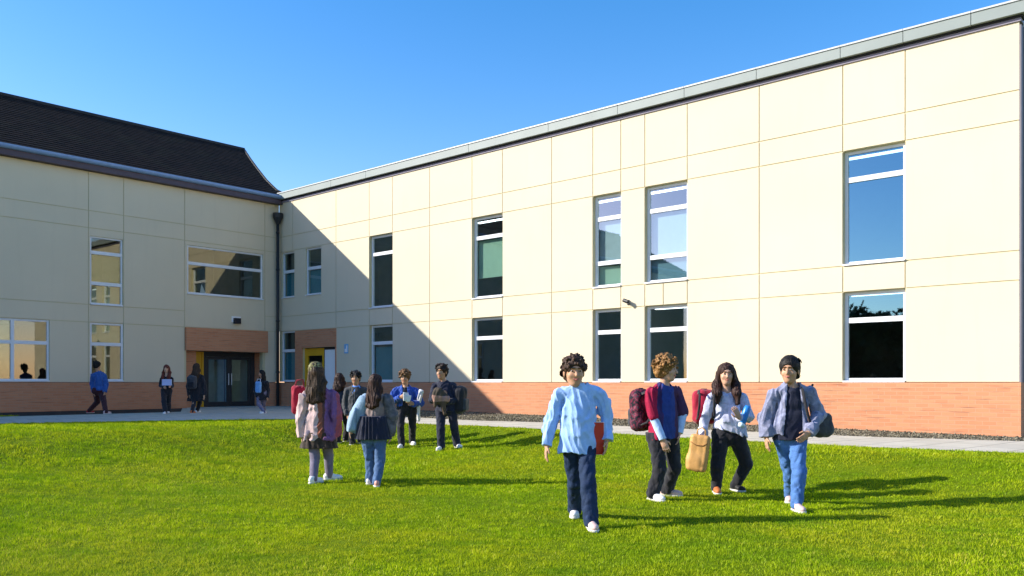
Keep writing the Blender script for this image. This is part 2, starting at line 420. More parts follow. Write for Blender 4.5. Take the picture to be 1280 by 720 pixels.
# ---- left wing with tiled roof
leftw = empty('tiled_roof_wing', (CORN[0], CORN[1], 0), math.atan2(dL[1], dL[0]))
tag(leftw, 'shaded cream school wing with dark tiled pitched roof and double glass doors', 'school building')
LX = -27.5; RY = 4.9
c110, c154, c230, c331 = sL(110.5), sL(154.5), sL(230.8), sL(331)
cm1, cm2 = c110-6.2, c110-11.5
Lh = []
w1 = (c110+.05, c154-.02, ZC+.0, 5.20); w2 = (sL(234), sL(329), 3.70, 5.30)
w3 = (sL(-75), sL(62), ZP+.02, ZD); w4 = (c110+.05, c154-.0, ZP+.02, ZD)
en = (sL(233), sL(328.5), .0, 1.88)
Lh = [w1, w2, w3, w4, en]
bk = MB(); bk.slab(LX, 0.0, 0.86, 7.1, Lh, .014, .20); bk.build('backing_wall', M['cream_back'], leftw)
pn = MB()
lcols = [LX, cm2, cm1, c110, c154, c230, c331, 0.0]
for i in range(len(lcols)-1):
    a, b = lcols[i], lcols[i+1]
    panel(pn, a, b, ZA-.02, 7.1); panel(pn, a, b, ZB-.0, ZA-.02)
    if i == 5: panel(pn, a, b, ZD, ZB, [w2]); continue
    panel(pn, a, b, ZC, ZB, [w1] if i == 3 else []); panel(pn, a, b, ZD, ZC)
    if i == 3: panel(pn, a, b, ZP, ZD, [w4])
    elif i in (1, 2): pass
    else: panel(pn, a, b, ZP, ZD)
panel(pn, cm2, c110, ZP, ZD, [w3])
pn.build('cladding', M['cream'], leftw)
bb = MB(); bb.slab(LX, -.035, -.45, ZP, [(en[0], en[1], .0, 9)], -.03, .22)
bb.slab(c230+.01, sL(333), 1.88, ZD-.012, [], -.10, .012)          # proud brick band over the doors
bb.build('brick_base', M['brick'], leftw)
rc = MB(); R_ = .55
xb = en[0]+.45
rc.box(en[0]-.2, xb, .222, R_+.2, .0, 1.878); rc.box(en[1], en[1]+.12, .222, R_+.2, 0, 1.878); rc.box(en[0]-.2, en[1]+.12, .222, R_+.2, 1.882, 2.0)
rc.build('entrance_reveal', M['brick'], leftw)
yl = MB(); xy = xb+.42; yl.box(xb+.002, xy, R_-.02, R_+.04, .0, 1.87); yl.box(xy-.06, xy, R_-.05, R_-.022, .0, 1.87); yl.build('yellow_panel', M['yellow'], leftw)
df = MB(); X0, X1 = xy+.005, en[1]-.002; Xm = (X0+X1)/2
df.box(X0, X1, R_-.03, R_+.05, 1.72, 1.872); df.box(X0, X0+.10, R_-.03, R_+.05, 0, 1.719); df.box(X1-.16, X1, R_-.03, R_+.05, 0, 1.719); df.build('door_frame', M['dark'], leftw)
for a, b in ((X0+.103, Xm-.003), (Xm+.003, X1-.163)):
    d_ = MB(); d_.slab(a, b, .02, 1.715, [(a+.09, b-.09, .18, 1.62)], R_-.01, R_+.03); dd = d_.build('door', M['dark'], leftw)
    g_ = MB(); g_.quad((a+.085, R_+.012, .175), (b-.085, R_+.012, .175), (b-.085, R_+.012, 1.625), (a+.085, R_+.012, 1.625)); g_.build('pane', M['glass'], dd)
    g_ = MB(); hx = b-.05 if a < Xm-.1 else a+.05; g_.tube([(hx, R_-.06, .75), (hx, R_-.06, 1.15)], .013); g_.build('handle', M['white'], dd)
lb = MB(); lb.box(X0-.25, X0-.2, R_+.08, 2.6, 0, 2.4); lb.box(X1+.05, X1+.1, R_+.08, 2.6, 0, 2.4); lb.box(X0-.25, X1+.1, R_+.06, 2.6, 2.401, 2.45); lb.quad((X0, 2.6, 0), (X1, 2.6, 0), (X1, 2.6, 2.4), (X0, 2.6, 2.4)); lb.box(en[0]+.01, en[1]-.01, .0, 2.6, -.05, .016); lb.build('lobby_wall', simple('lobby_wall', (.5, .58, .55), .8), leftw)
window(leftw, *w1, (4.72, 3.80), (), 'glass_warm', [(3.86, 4.66, 'blind_ochre'), (ZC+.1, 3.74, 'blind_ochre')], rec=.04, fw=.05)
window(leftw, *w2, (4.72,), (), 'glass_warm', [], rec=.04, fw=.06)
window(leftw, *w3, (1.97,), (sL(16), sL(-30)), 'glass_warm', [], rec=.04, fw=.06)
window(leftw, *w4, (1.99,), (), 'glass_warm', [(2.04, ZD-.07, 'blind_ochre')], rec=.04, fw=.06)
rm = MB()
for (z0, z1) in ((.0, 3.0), (3.05, 7.0)):
    rm.quad((LX, 4.5, z0), (0, 4.5, z0), (0, 4.5, z1), (LX, 4.5, z1)); rm.quad((LX, .2, z0+.02), (0, .2, z0+.02), (0, 4.5, z0+.02), (LX, 4.5, z0+.02)); rm.quad((LX, .2, z1-.3), (LX, 4.5, z1-.3), (0, 4.5, z1-.3), (0, .2, z1-.3))
for x in (LX+.1, c110-.4, c154+.4, -.02): rm.quad((x, .21, 0), (x, 4.5, 0), (x, 4.5, 7), (x, .21, 7))
rm.build('room_interior', M['inner'], leftw)
ge = MB(); ge.box(LX, -.05, 2*RY-.2, 2*RY, -.4, 7.1); ge.box(LX-.2, LX-.001, .0, 10, -.4, 7.0); ge.build('end_wall', M['cream'], leftw)
# gutter, fascia, tiled roof with a swept hip beside the main wing
fa = MB(); fa.box(LX-.3, -.0, -.22, .01, 7.102, 7.27); fa.box(LX-.3, 0, .011, .3, 7.102, 7.3); fa.build('fascia', M['fascia'], leftw)
gt = MB(); nn = 8
prof = [(-.24-.11+.11*math.cos(PI+PI*k/nn)*1.0, 7.37+.10*math.sin(PI+PI*k/nn)) for k in range(nn+1)]
prof = [(-.35, 7.39)]+[(-.24-.11*math.cos(PI*k/nn), 7.37-.10*math.sin(PI*k/nn)) for k in range(nn+1)]+[(-.13, 7.39)]
for (ya, za), (yb, zb) in zip(prof, prof[1:]): gt.quad((LX-.4, ya, za), (-.02, ya, za), (-.02, yb, zb), (LX-.4, yb, zb))
gt.build('gutter', M['gutter'], leftw)
def sray(px, py, yoff):                                            # x and z where a line of sight meets the plane y=yoff of the left wing
    r = np.array([(px-640)/F, 1.]); P0 = CORN-nL*yoff; t = (P0 @ nL)/(r @ nL); P = r*t
    return float((P-CORN) @ dL), E+(HZ-py)/F*t
RY = 4.9
xr, zr = sray(305, 187, RY); xr0, zr0 = sray(0, 119, RY); zrid = (zr+zr0)/2
ROOF = dict(y0=-.22, z0=7.40, y1=RY, z1=zrid)
hipc = []
for (px, py, t) in ((363, 243, 0.0), (346, 235.5, .09), (333, 224, .28), (322, 210, .52), (313, 198, .75), (305, 187, 1.0)):
    yy = ROOF['y0']+t*(ROOF['y1']-ROOF['y0']); x_, z_ = sray(px, py, yy); hipc.append((t, x_))
def hipx(t): return float(np.interp(t, [h[0] for h in hipc], [h[1] for h in hipc]))
NR = 26; tl = MB(); tb = MB()
for side in (0, 1):
    for k in range(NR):
        ta, tc = k/NR, (k+1)/NR
        def P(x, t, lift):
            y = ROOF['y0']+t*(ROOF['y1']-ROOF['y0']); z = ROOF['z0']+t*(ROOF['z1']-ROOF['z0'])+lift
            if side: y = 2*RY-y
            return (x, y, z)
        xa, xc = hipx(ta), hipx(tc); L_ = LX-.4
        nseg = 90; xs_ = np.linspace(0, 1, nseg+1)
        q1, q2 = P(L_, ta, .035), P(xa, ta, .035)
        tl.quad(P(L_, ta, .035), P(xa, ta, .035), P(xc, tc, .008), P(L_, tc, .008))
        tl.quad(P(L_, ta, -.01), P(xa, ta, -.01), P(xa, ta, .035), P(L_, ta, .035))
# end slope facing the main wing
for (ta, xa), (tc, xc) in zip(hipc, hipc[1:]):
    ya, yc = ROOF['y0']+ta*(RY-ROOF['y0']), ROOF['y0']+tc*(RY-ROOF['y0'])
    za, zc = ROOF['z0']+ta*(ROOF['z1']-ROOF['z0']), ROOF['z0']+tc*(ROOF['z1']-ROOF['z0'])
    tl.quad((xa, ya, za), (xa, 2*RY-ya, za), (xc, 2*RY-yc, zc), (xc, yc, zc))
tl.poly([(LX-.4, ROOF['y0'], ROOF['z0']), (LX-.4, RY, ROOF['z1']), (LX-.4, 2*RY-ROOF['y0'], ROOF['z0'])])
def tile_mat():
    m = NT('roof_tiles'); v = m.coord()
    cx = m.n('SeparateXYZ'); m.l(v, cx.inputs[0]); cb = m.n('CombineXYZ'); m.l(cx.outputs[0], cb.inputs[0]); m.l(cx.outputs[1], cb.inputs[1])
    b = m.n('TexBrick'); m.l(cb.outputs[0], b.inputs['Vector']); b.inputs['Scale'].default_value = 1
    b.inputs['Brick Width'].default_value = .30; b.inputs['Row Height'].default_value = (RY+.22)/NR; b.inputs['Mortar Size'].default_value = .012
    b.inputs['Color1'].default_value = (.030, .021, .018, 1); b.inputs['Color2'].default_value = (.016, .013, .013, 1); b.inputs['Mortar'].default_value = (.006, .005, .005, 1)
    n1 = m.noise(v, 1.1, 5, .6)
    m.base(m.mix(m.ramp(n1, [(.48, (0, 0, 0)), (.8, (.6, .6, .6))]), b.outputs['Color'], (.030, .032, .020))); m.rough(.9); m.b.inputs['Specular IOR Level'].default_value = .1
    iv = m.n('Math', operation='SUBTRACT'); iv.inputs[0].default_value = 1; m.l(b.outputs['Fac'], iv.inputs[1]); m.bump(iv.outputs[0], .6, .02); return m.m
M['tile'] = tile_mat()
mp_ = tl.build('roof', M['tile'], leftw)
rd = MB(); rd.tube([(LX-.45, RY, ROOF['z1']+.01), (hipc[-1][1], RY, ROOF['z1']+.01)], .085, 10)
rd.tube([(x, ROOF['y0']+t*(RY-ROOF['y0']), ROOF['z0']+t*(ROOF['z1']-ROOF['z0'])+.02) for t, x in hipc], .05, 8)
rd.build('ridge_tiles', simple('ridge_tile', (.028, .028, .03), .7, .2, 9), leftw, True)

# ---- small fittings on the walls
def on_wall(root_d, n, s, z, off=0.0): P = CORN+root_d*s+n*off; return (P[0], P[1], z)
fl = empty('floodlight', on_wall(dL, nL, sL(295), zL(295, 403), .0), math.atan2(dL[1], dL[0]))
tag(fl, 'small black floodlight on a white mounting plate above the brick band over the double doors', 'wall light')
m = MB(); m.box(-.17, .17, -.02, -.001, .0, .2); m.build('mounting_plate', M['paper'], fl)
m = MB(); m.box(-.11, .11, -.14, -.021, -.05, .14); m.build('lamp_housing', M['black'], fl)
cm = empty('security_camera', on_wall(dR, nR, sR(785.5), zR(785, 377), .0), math.atan2(dR[1], dR[0]))
tag(cm, 'small dark security camera on the sunlit cream wall between the upper and lower windows', 'security camera')
m = MB(); m.tube([(0, -.001, 0), (0, -.05, 0)], .045, 12); m.tube([(0, -.05, 0), (.01, -.08, -.01)], .018, 8); m.build('bracket', M['greyframe'], cm)
m = MB(); m.tube([(-.07, -.10, .03), (.07, -.11, -.02)], .045, 12); m.tube([(.04, -.09, -.03), (.08, -.10, -.08)], .035, 10); m.build('camera_body', M['dark'], cm)
ns = empty('notice_sign', on_wall(dR, nR, sR(433), zR(433, 441), .0), math.atan2(dR[1], dR[0]))
tag(ns, 'small pale blue sign on the shaded cream panel right of the brick side entrance', 'sign')
m = MB(); m.box(-.10, .10, -.012, -.001, -.02, .28); m.build('sign_board', M['signblue'], ns)
m = MB(); m.box(-.07, -.01, -.016, -.0125, .02, .13); m.box(.0, .07, -.016, -.0125, .02, .24); m.build('sign_symbol', M['paper'], ns)
# things standing just inside the wide upstairs window
bx = empty('desk_frame', on_wall(dL, -nL, sL(260), 3.79, .26), math.atan2(dL[1], dL[0]))
tag(bx, 'dark upright frame with a white sheet leaning on it inside the wide upstairs window', 'picture frame')
m = MB(); m.box(-.10, .12, .0, .03, 0, .40); m.build('frame', M['black'], bx)
m = MB(); m.poly([(-.16, -.02, 0), (.05, -.02, 0), (-.1, -.012, .3)]); m.poly([(-.16, -.03, 0), (-.1, -.022, .3), (.05, -.03, 0)]); m.build('paper_sheet', M['paper'], bx)
# ------------------------------------------------------------------ ground
def gmat():
    m = NT('lawn_soil'); v = m.coord()
    a = m.noise(v, 14, 6, .65); b = m.noise(v, .5, 3)
    c = m.ramp(a, [(.3, (.05, .085, .002)), (.6, (.12, .19, .004)), (.85, (.20, .25, .01))])
    m.base(m.mix(m.ramp(b, [(.4, (0, 0, 0)), (.7, (.5, .5, .5))]), c, (.16, .19, .008))); m.rough(.95); m.b.inputs['Specular IOR Level'].default_value = .05; m.bump(a, .6, .02); return m.m
def axis(lo, hi, fine_lo, fine_hi, step, coarse):
    a = list(np.arange(fine_lo, fine_hi+1e-6, step)); x = fine_lo; s = step
    while x > lo: s *= coarse; x -= s; a.insert(0, x)
    x = fine_hi; s = step
    while x < hi: s *= coarse; x += s; a.append(x)
    return np.array(a)
gx = axis(-1500, 1500, -16, 14, .2, 1.35); gy = axis(-1500, 2500, 3, 32, .2, 1.35)
X, Y = np.meshgrid(gx, gy, indexing='ij'); Z = ground(X, Y)
far = np.clip((np.hypot(X, Y-15)-30)/30, 0, 1); Z = Z*(1-far)-.3*far
V = np.stack([X, Y, Z], -1).reshape(-1, 3)
nx, ny = X.shape; I = np.arange(nx*ny).reshape(nx, ny)
Q = np.stack([I[:-1, :-1], I[1:, :-1], I[1:, 1:], I[:-1, 1:]], -1).reshape(-1, 4)
tag(mesh_obj('ground', V, Q, gmat(), smooth=True), kind='structure')
def flat_hit(px, py):
    t = 1.0
    z = 0.0
    for _ in range(12):
        d = (E-z)*F/(py-HZ); x = (px-640)/F*d
        s = (np.array([x, d])-CORN) @ dR; z = -.11*float(np.clip((s-9.8)/12, 0, 1.3))
    return (x, d)
outer = [(-420, 551), (-200, 541), (0, 534), (120, 531), (200, 529), (340, 526.5), (450, 528), (600, 533), (680, 537), (870, 549), (1080, 559.5), (1280, 567.5), (1600, 580), (1900, 592)]
inner = [(-420, 540), (-200, 528.5), (0, 521.5), (200, 516), (310, 512)]
innerR = [(400, 517), (500, 521.5), (600, 526.5), (680, 528.5), (870, 537.5), (1080, 546.5), (1280, 552.5), (1600, 566), (1900, 577)]
OUT = [flat_hit(*p) for p in outer]; INL = [flat_hit(*p) for p in inner]; INR = [flat_hit(*p) for p in innerR]
INL = INL[:-1]
PATH = OUT+INR[::-1]+[tuple(CORN+dR*4.2), tuple(CORN), tuple(CORN+dL*sL(228))]+[flat_hit(226, 515.2)]+INL[::-1]
def sheet(name, P, lift, mat, step=.25, kind='structure'):
    P = np.array(P); x0, y0 = P.min(0); x1, y1 = P.max(0)
    # clip a grid to the polygon: bmesh bisect-free way, triangulate the polygon then cut it by grid lines
    import bmesh
    from mathutils.geometry import tessellate_polygon
    bm = bmesh.new(); vs_ = [bm.verts.new((p[0], p[1], 0)) for p in P]
    for t in tessellate_polygon([[Vector((p[0], p[1], 0)) for p in P]]): 
        try: bm.faces.new([vs_[i] for i in t])
        except ValueError: pass
    for ax, lo, hi in ((0, x0, x1), (1, y0, y1)):
        for c_ in np.arange(lo+.3, hi, 1.0 if hi-lo > 20 else .7):
            bmesh.ops.bisect_plane(bm, geom=bm.verts[:]+bm.edges[:]+bm.faces[:], plane_co=(c_, 0, 0) if ax == 0 else (0, c_, 0), plane_no=(1, 0, 0) if ax == 0 else (0, 1, 0))
    for v in bm.verts:
        r = np.array([v.co.x, v.co.y])-CORN; s = float(r @ dR)
        v.co.z = -.11*float(np.clip((s-9.8)/12, 0, 1.3))+lift
    bmesh.ops.recalc_face_normals(bm, faces=bm.faces[:])
    me = bpy.data.meshes.new(name); bm.to_mesh(me); bm.free(); me.materials.append(mat)
    if me.polygons[0].normal.z < 0: me.flip_normals()
    o = bpy.data.objects.new(name, me); C.objects.link(o); tag(o, kind=kind); return o
def pave():
    m = NT('paving'); v = m.coord(); mp = m.n('Mapping'); mp.inputs['Rotation'].default_value = (0, 0, math.atan2(dR[1], dR[0])); m.l(v, mp.inputs[0])
    b = m.n('TexBrick'); m.l(mp.outputs[0], b.inputs['Vector']); b.inputs['Scale'].default_value = 1; b.inputs['Brick Width'].default_value = .9; b.inputs['Row Height'].default_value = .6
    b.inputs['Mortar Size'].default_value = .012; b.inputs['Color1'].default_value = (.52, .48, .40, 1); b.inputs['Color2'].default_value = (.46, .425, .36, 1); b.inputs['Mortar'].default_value = (.2, .18, .15, 1)
    n1 = m.noise(v, 1.7, 6, .65); n2 = m.noise(v, 60, 2)
    c = m.mix(m.ramp(n1, [(.45, (0, 0, 0)), (.8, (.6, .6, .6))]), b.outputs['Color'], (.36, .32, .25)); m.base(c); m.rough(.9); m.bump(n2, .4, .005); return m.m
def gravelm():
    m = NT('gravel'); v = m.coord(); vo = m.n('TexVoronoi'); vo.inputs['Scale'].default_value = 22; m.l(v, vo.inputs['Vector'])
    sp = m.n('SeparateColor'); m.l(vo.outputs['Color'], sp.inputs[0])
    m.base(m.ramp(sp.outputs[0], [(.1, (.035, .03, .02)), (.5, (.11, .095, .06)), (.95, (.28, .25, .18))])); m.rough(.9); m.bump(vo.outputs['Distance'], .9, .02); return m.m
M['gravel'] = gravelm()
sheet('path', PATH, .012, pave())
wR = [tuple(CORN+dR*s+nR*.0) for s in (0, 12, 24, LR+3)]
GR = INR[1:]+wR[::-1][:-1]+[tuple(CORN+dR*3.2+nR*.0)]
sheet('gravel_strip', INR+wR[::-1][:-1]+[tuple(CORN+dR*4.2)], .008, M['gravel'])
GL = [flat_hit(*p) for p in ((-420, 540), (-200, 528.5), (0, 521.5), (200, 516), (226, 515.2))]
sheet('gravel_bed', GL+[tuple(CORN+dL*sL(228)), tuple(CORN+dL*LX)], .008, simple('soil_bed', (.030, .024, .020), .95, .4, 14, .01))
# loose stones along the gravel strip: nobody could count them
def scatter_poly(P, n):
    P = np.array(P); a = P.min(0); b = P.max(0); x = rng.uniform(a[0], b[0], n); y = rng.uniform(a[1], b[1], n); k = poly_in(P, x, y); return x[k], y[k]
sx, sy = scatter_poly(INR+wR[::-1][:-1]+[tuple(CORN+dR*4.2)], 60000)
q_ = (sx-CORN[0])*nR[0]+(sy-CORN[1])*nR[1]; k = (sy < 26) & (q_ > .05); sx, sy = sx[k][:16000], sy[k][:16000]; N = len(sx)
s_ = (sx-CORN[0])*dR[0]+(sy-CORN[1])*dR[1]; sz = -.11*np.clip((s_-9.8)/12, 0, 1.3)
octv = np.array([(1, 0, 0), (0, 1, 0), (-1, 0, 0), (0, -1, 0), (0, 0, .8), (0, 0, -.5)]); octf = np.array([(0, 1, 4), (1, 2, 4), (2, 3, 4), (3, 0, 4), (1, 0, 5), (2, 1, 5), (3, 2, 5), (0, 3, 5)])
sc = rng.uniform(.010, .028, (N, 1, 1)); jit = rng.uniform(.7, 1.3, (N, 6, 3)); V = octv[None]*jit*sc+np.stack([sx, sy, sz+.010], -1)[:, None]
Fc = (octf[None]+6*np.arange(N)[:, None, None]).reshape(-1, 3)
tag(mesh_obj('gravel_stones', V.reshape(-1, 3), Fc, M['gravel']), 'loose grey brown stones lying along the foot of the brick base', 'gravel', kind='stuff')

# ------------------------------------------------------------------ grass
def grassm():
    m = NT('grass_blade'); v = m.coord()
    at = m.n('Attribute'); at.attribute_name = 'tint'
    big = m.noise(v, .55, 4, .6, .4); mid = m.noise(m.coord((.55, 1.6, 1)), 2.2, 4, .6)
    c = m.ramp(at.outputs['Fac'], [(0, (.14, .21, .003)), (.45, (.34, .48, .004)), (.8, (.50, .60, .010)), (1, (.64, .54, .10))])
    c = m.mix(m.ramp(m.noise(m.coord((1, 1.8, 1)), .22, 3), [(.42, (0, 0, 0)), (.6, (.5, .5, .5))]), c, (.19, .32, .010))
    c = m.mix(m.ramp(big, [(.38, (0, 0, 0)), (.68, (.85, .85, .85))]), c, (.42, .43, .014))
    c = m.mix(m.ramp(mid, [(.3, (.8, .8, .8)), (.52, (0, 0, 0))]), c, (.14, .28, .004))
    df = m.n('BsdfDiffuse'); tr = m.n('BsdfTranslucent'); gl = m.n('BsdfGlossy'); gl.inputs['Roughness'].default_value = .45
    m.l(c, df.inputs[0]); m.l(c, tr.inputs[0]); mx = m.n('MixShader'); mx.inputs[0].default_value = .35; m.l(df.outputs[0], mx.inputs[1]); m.l(tr.outputs[0], mx.inputs[2])
    mx2 = m.n('MixShader'); mx2.inputs[0].default_value = .008; m.l(mx.outputs[0], mx2.inputs[1]); m.l(gl.outputs[0], mx2.inputs[2])
    m.l(mx2.outputs[0], m.out.inputs['Surface']); return m.m
def hashn(x, y, f, seed):
    r = np.random.default_rng(seed); out = np.zeros_like(x)
    for _ in range(7):
        a = r.uniform(0, 2*PI); ff = f*r.uniform(.6, 1.6); out += np.sin((x*math.cos(a)+y*math.sin(a))*ff+r.uniform(0, 6)+1.3*np.sin((y*math.cos(a)-x*math.sin(a))*ff*.7))
    return out/7*1.6
xs, ys, hs2, ws = [], [], [], []
for (d0, d1, dens, wd) in ((5.0, 8.0, 6200, .0042), (8, 11, 4200, .0052), (11, 15, 2300, .0072), (15, 21, 1200, .011)):
    xm = .68*d1; n = int((d1-d0)*2*xm*dens); x = rng.uniform(-xm, xm, n); y = rng.uniform(d0, d1, n)
    k = np.abs(x) < .66*y+.4; x, y = x[k], y[k]
    xs.append(x); ys.append(y); ws.append(np.full(len(x), wd))
x = np.concatenate(xs); y = np.concatenate(ys); wd = np.concatenate(ws)
rr = (x-CORN[0])*nR[0]+(y-CORN[1])*nR[1]
k = ~poly_in(PATH+[], x, y) & (rr > 2.5)
FARSIDE = OUT+[(30, 30), (-40, 30)]
k &= ~poly_in(np.array(OUT+[(OUT[-1][0], 40), (OUT[0][0], 40)]), x, y)
x, y, wd = x[k], y[k], wd[k]
tuft = hashn(x, y, 26, 3); patch = hashn(x, y, 4.5, 5); N = len(x)
hgt = np.clip(.021+.010*tuft+.008*patch+rng.uniform(-.006, .010, N), .008, .05)*(1+.35*(y > 11))
yaw = rng.uniform(0, 2*PI, N); lean = rng.uniform(.1, .75, N)*hgt; la = rng.uniform(0, 2*PI, N)
z = ground(x, y)-.003
dx, dy = np.cos(yaw)*wd/2, np.sin(yaw)*wd/2; lx, ly = np.cos(la)*lean, np.sin(la)*lean
V = np.empty((N, 4, 3), np.float32)
V[:, 0] = np.stack([x-dx, y-dy, z], -1); V[:, 1] = np.stack([x+dx, y+dy, z], -1)
V[:, 2] = np.stack([x+dx*.5+lx, y+dy*.5+ly, z+hgt], -1); V[:, 3] = np.stack([x-dx*.8+lx*.45, y-dy*.8+ly*.45, z+hgt*.62], -1)
Fc = (np.arange(N)[:, None]*4+np.array([[0, 1, 2, 3]])).astype(np.int32)
go = mesh_obj('grass', V.reshape(-1, 3), Fc, grassm())
att = go.data.attributes.new('tint', 'FLOAT', 'POINT')
dry = hashn(x, y, 1.1, 21)+.8*np.clip((9.5-y)/3, 0, 1)*np.clip((-x)/3, 0, 1)
tn = np.clip(.43+.17*rng.standard_normal(N)+.17*tuft+.13*patch, 0, .93); tn[(rng.uniform(size=N) < .30*np.clip(dry-.35, 0, 1))] = .97; tn[rng.uniform(size=N) < .012] = 1.0
att.data.foreach_set('value', np.repeat(tn, 4).astype(np.float32))
tag(go, 'bright green mown lawn grass filling the courtyard', 'grass', kind='stuff')
print('grass blades', N)

# ------------------------------------------------------------------ trees across the courtyard (seen in the window glass)
tv, tf = [], []
tb_ = MB()
for i in range(16):
    a = i/15; cx_, cy_ = -44+14*a+random.uniform(-1, 1), -2-30*a
    H_ = random.uniform(5.3, 6.6); cr = random.uniform(2.4, 3.4)
    tb_.tube([(cx_, cy_, -.4), (cx_+.1, cy_, H_*.3), (cx_, cy_+.1, H_*.62)], [.24, .17, .08], 8)
    for k_ in range(26): pass
    n = 2600; u = rng.standard_normal((n, 3)); u /= np.linalg.norm(u, axis=1)[:, None]; r = rng.uniform(.35, 1, n)**.5
    cl = rng.standard_normal((30, 3)); 
    P = np.stack([cx_+u[:, 0]*cr*r, cy_+u[:, 1]*cr*r, H_*.56+u[:, 2]*H_*.44*r], -1)+.35*cl[rng.integers(0, 30, n)]*.8
    t1_ = rng.standard_normal((n, 3))*.20; t2_ = rng.standard_normal((n, 3))*.20
    tv.append(np.stack([P-t1_, P+t2_, P+t1_, P-t2_], 1).reshape(-1, 3))
V = np.concatenate(tv); Fc = np.arange(len(V)).reshape(-1, 4)
tag(mesh_obj('tree_belt', V, Fc, simple('far_foliage', (.035, .055, .02), .8, .4, 1.5)), 'belt of dark trees across the courtyard reflected in the lower windows', 'trees', kind='stuff')
o = tb_.build('tree_belt_trunks', simple('far_bark', (.06, .045, .03), .9)); tag(o, 'trunks of the reflected tree belt', 'tree trunks', kind='stuff')
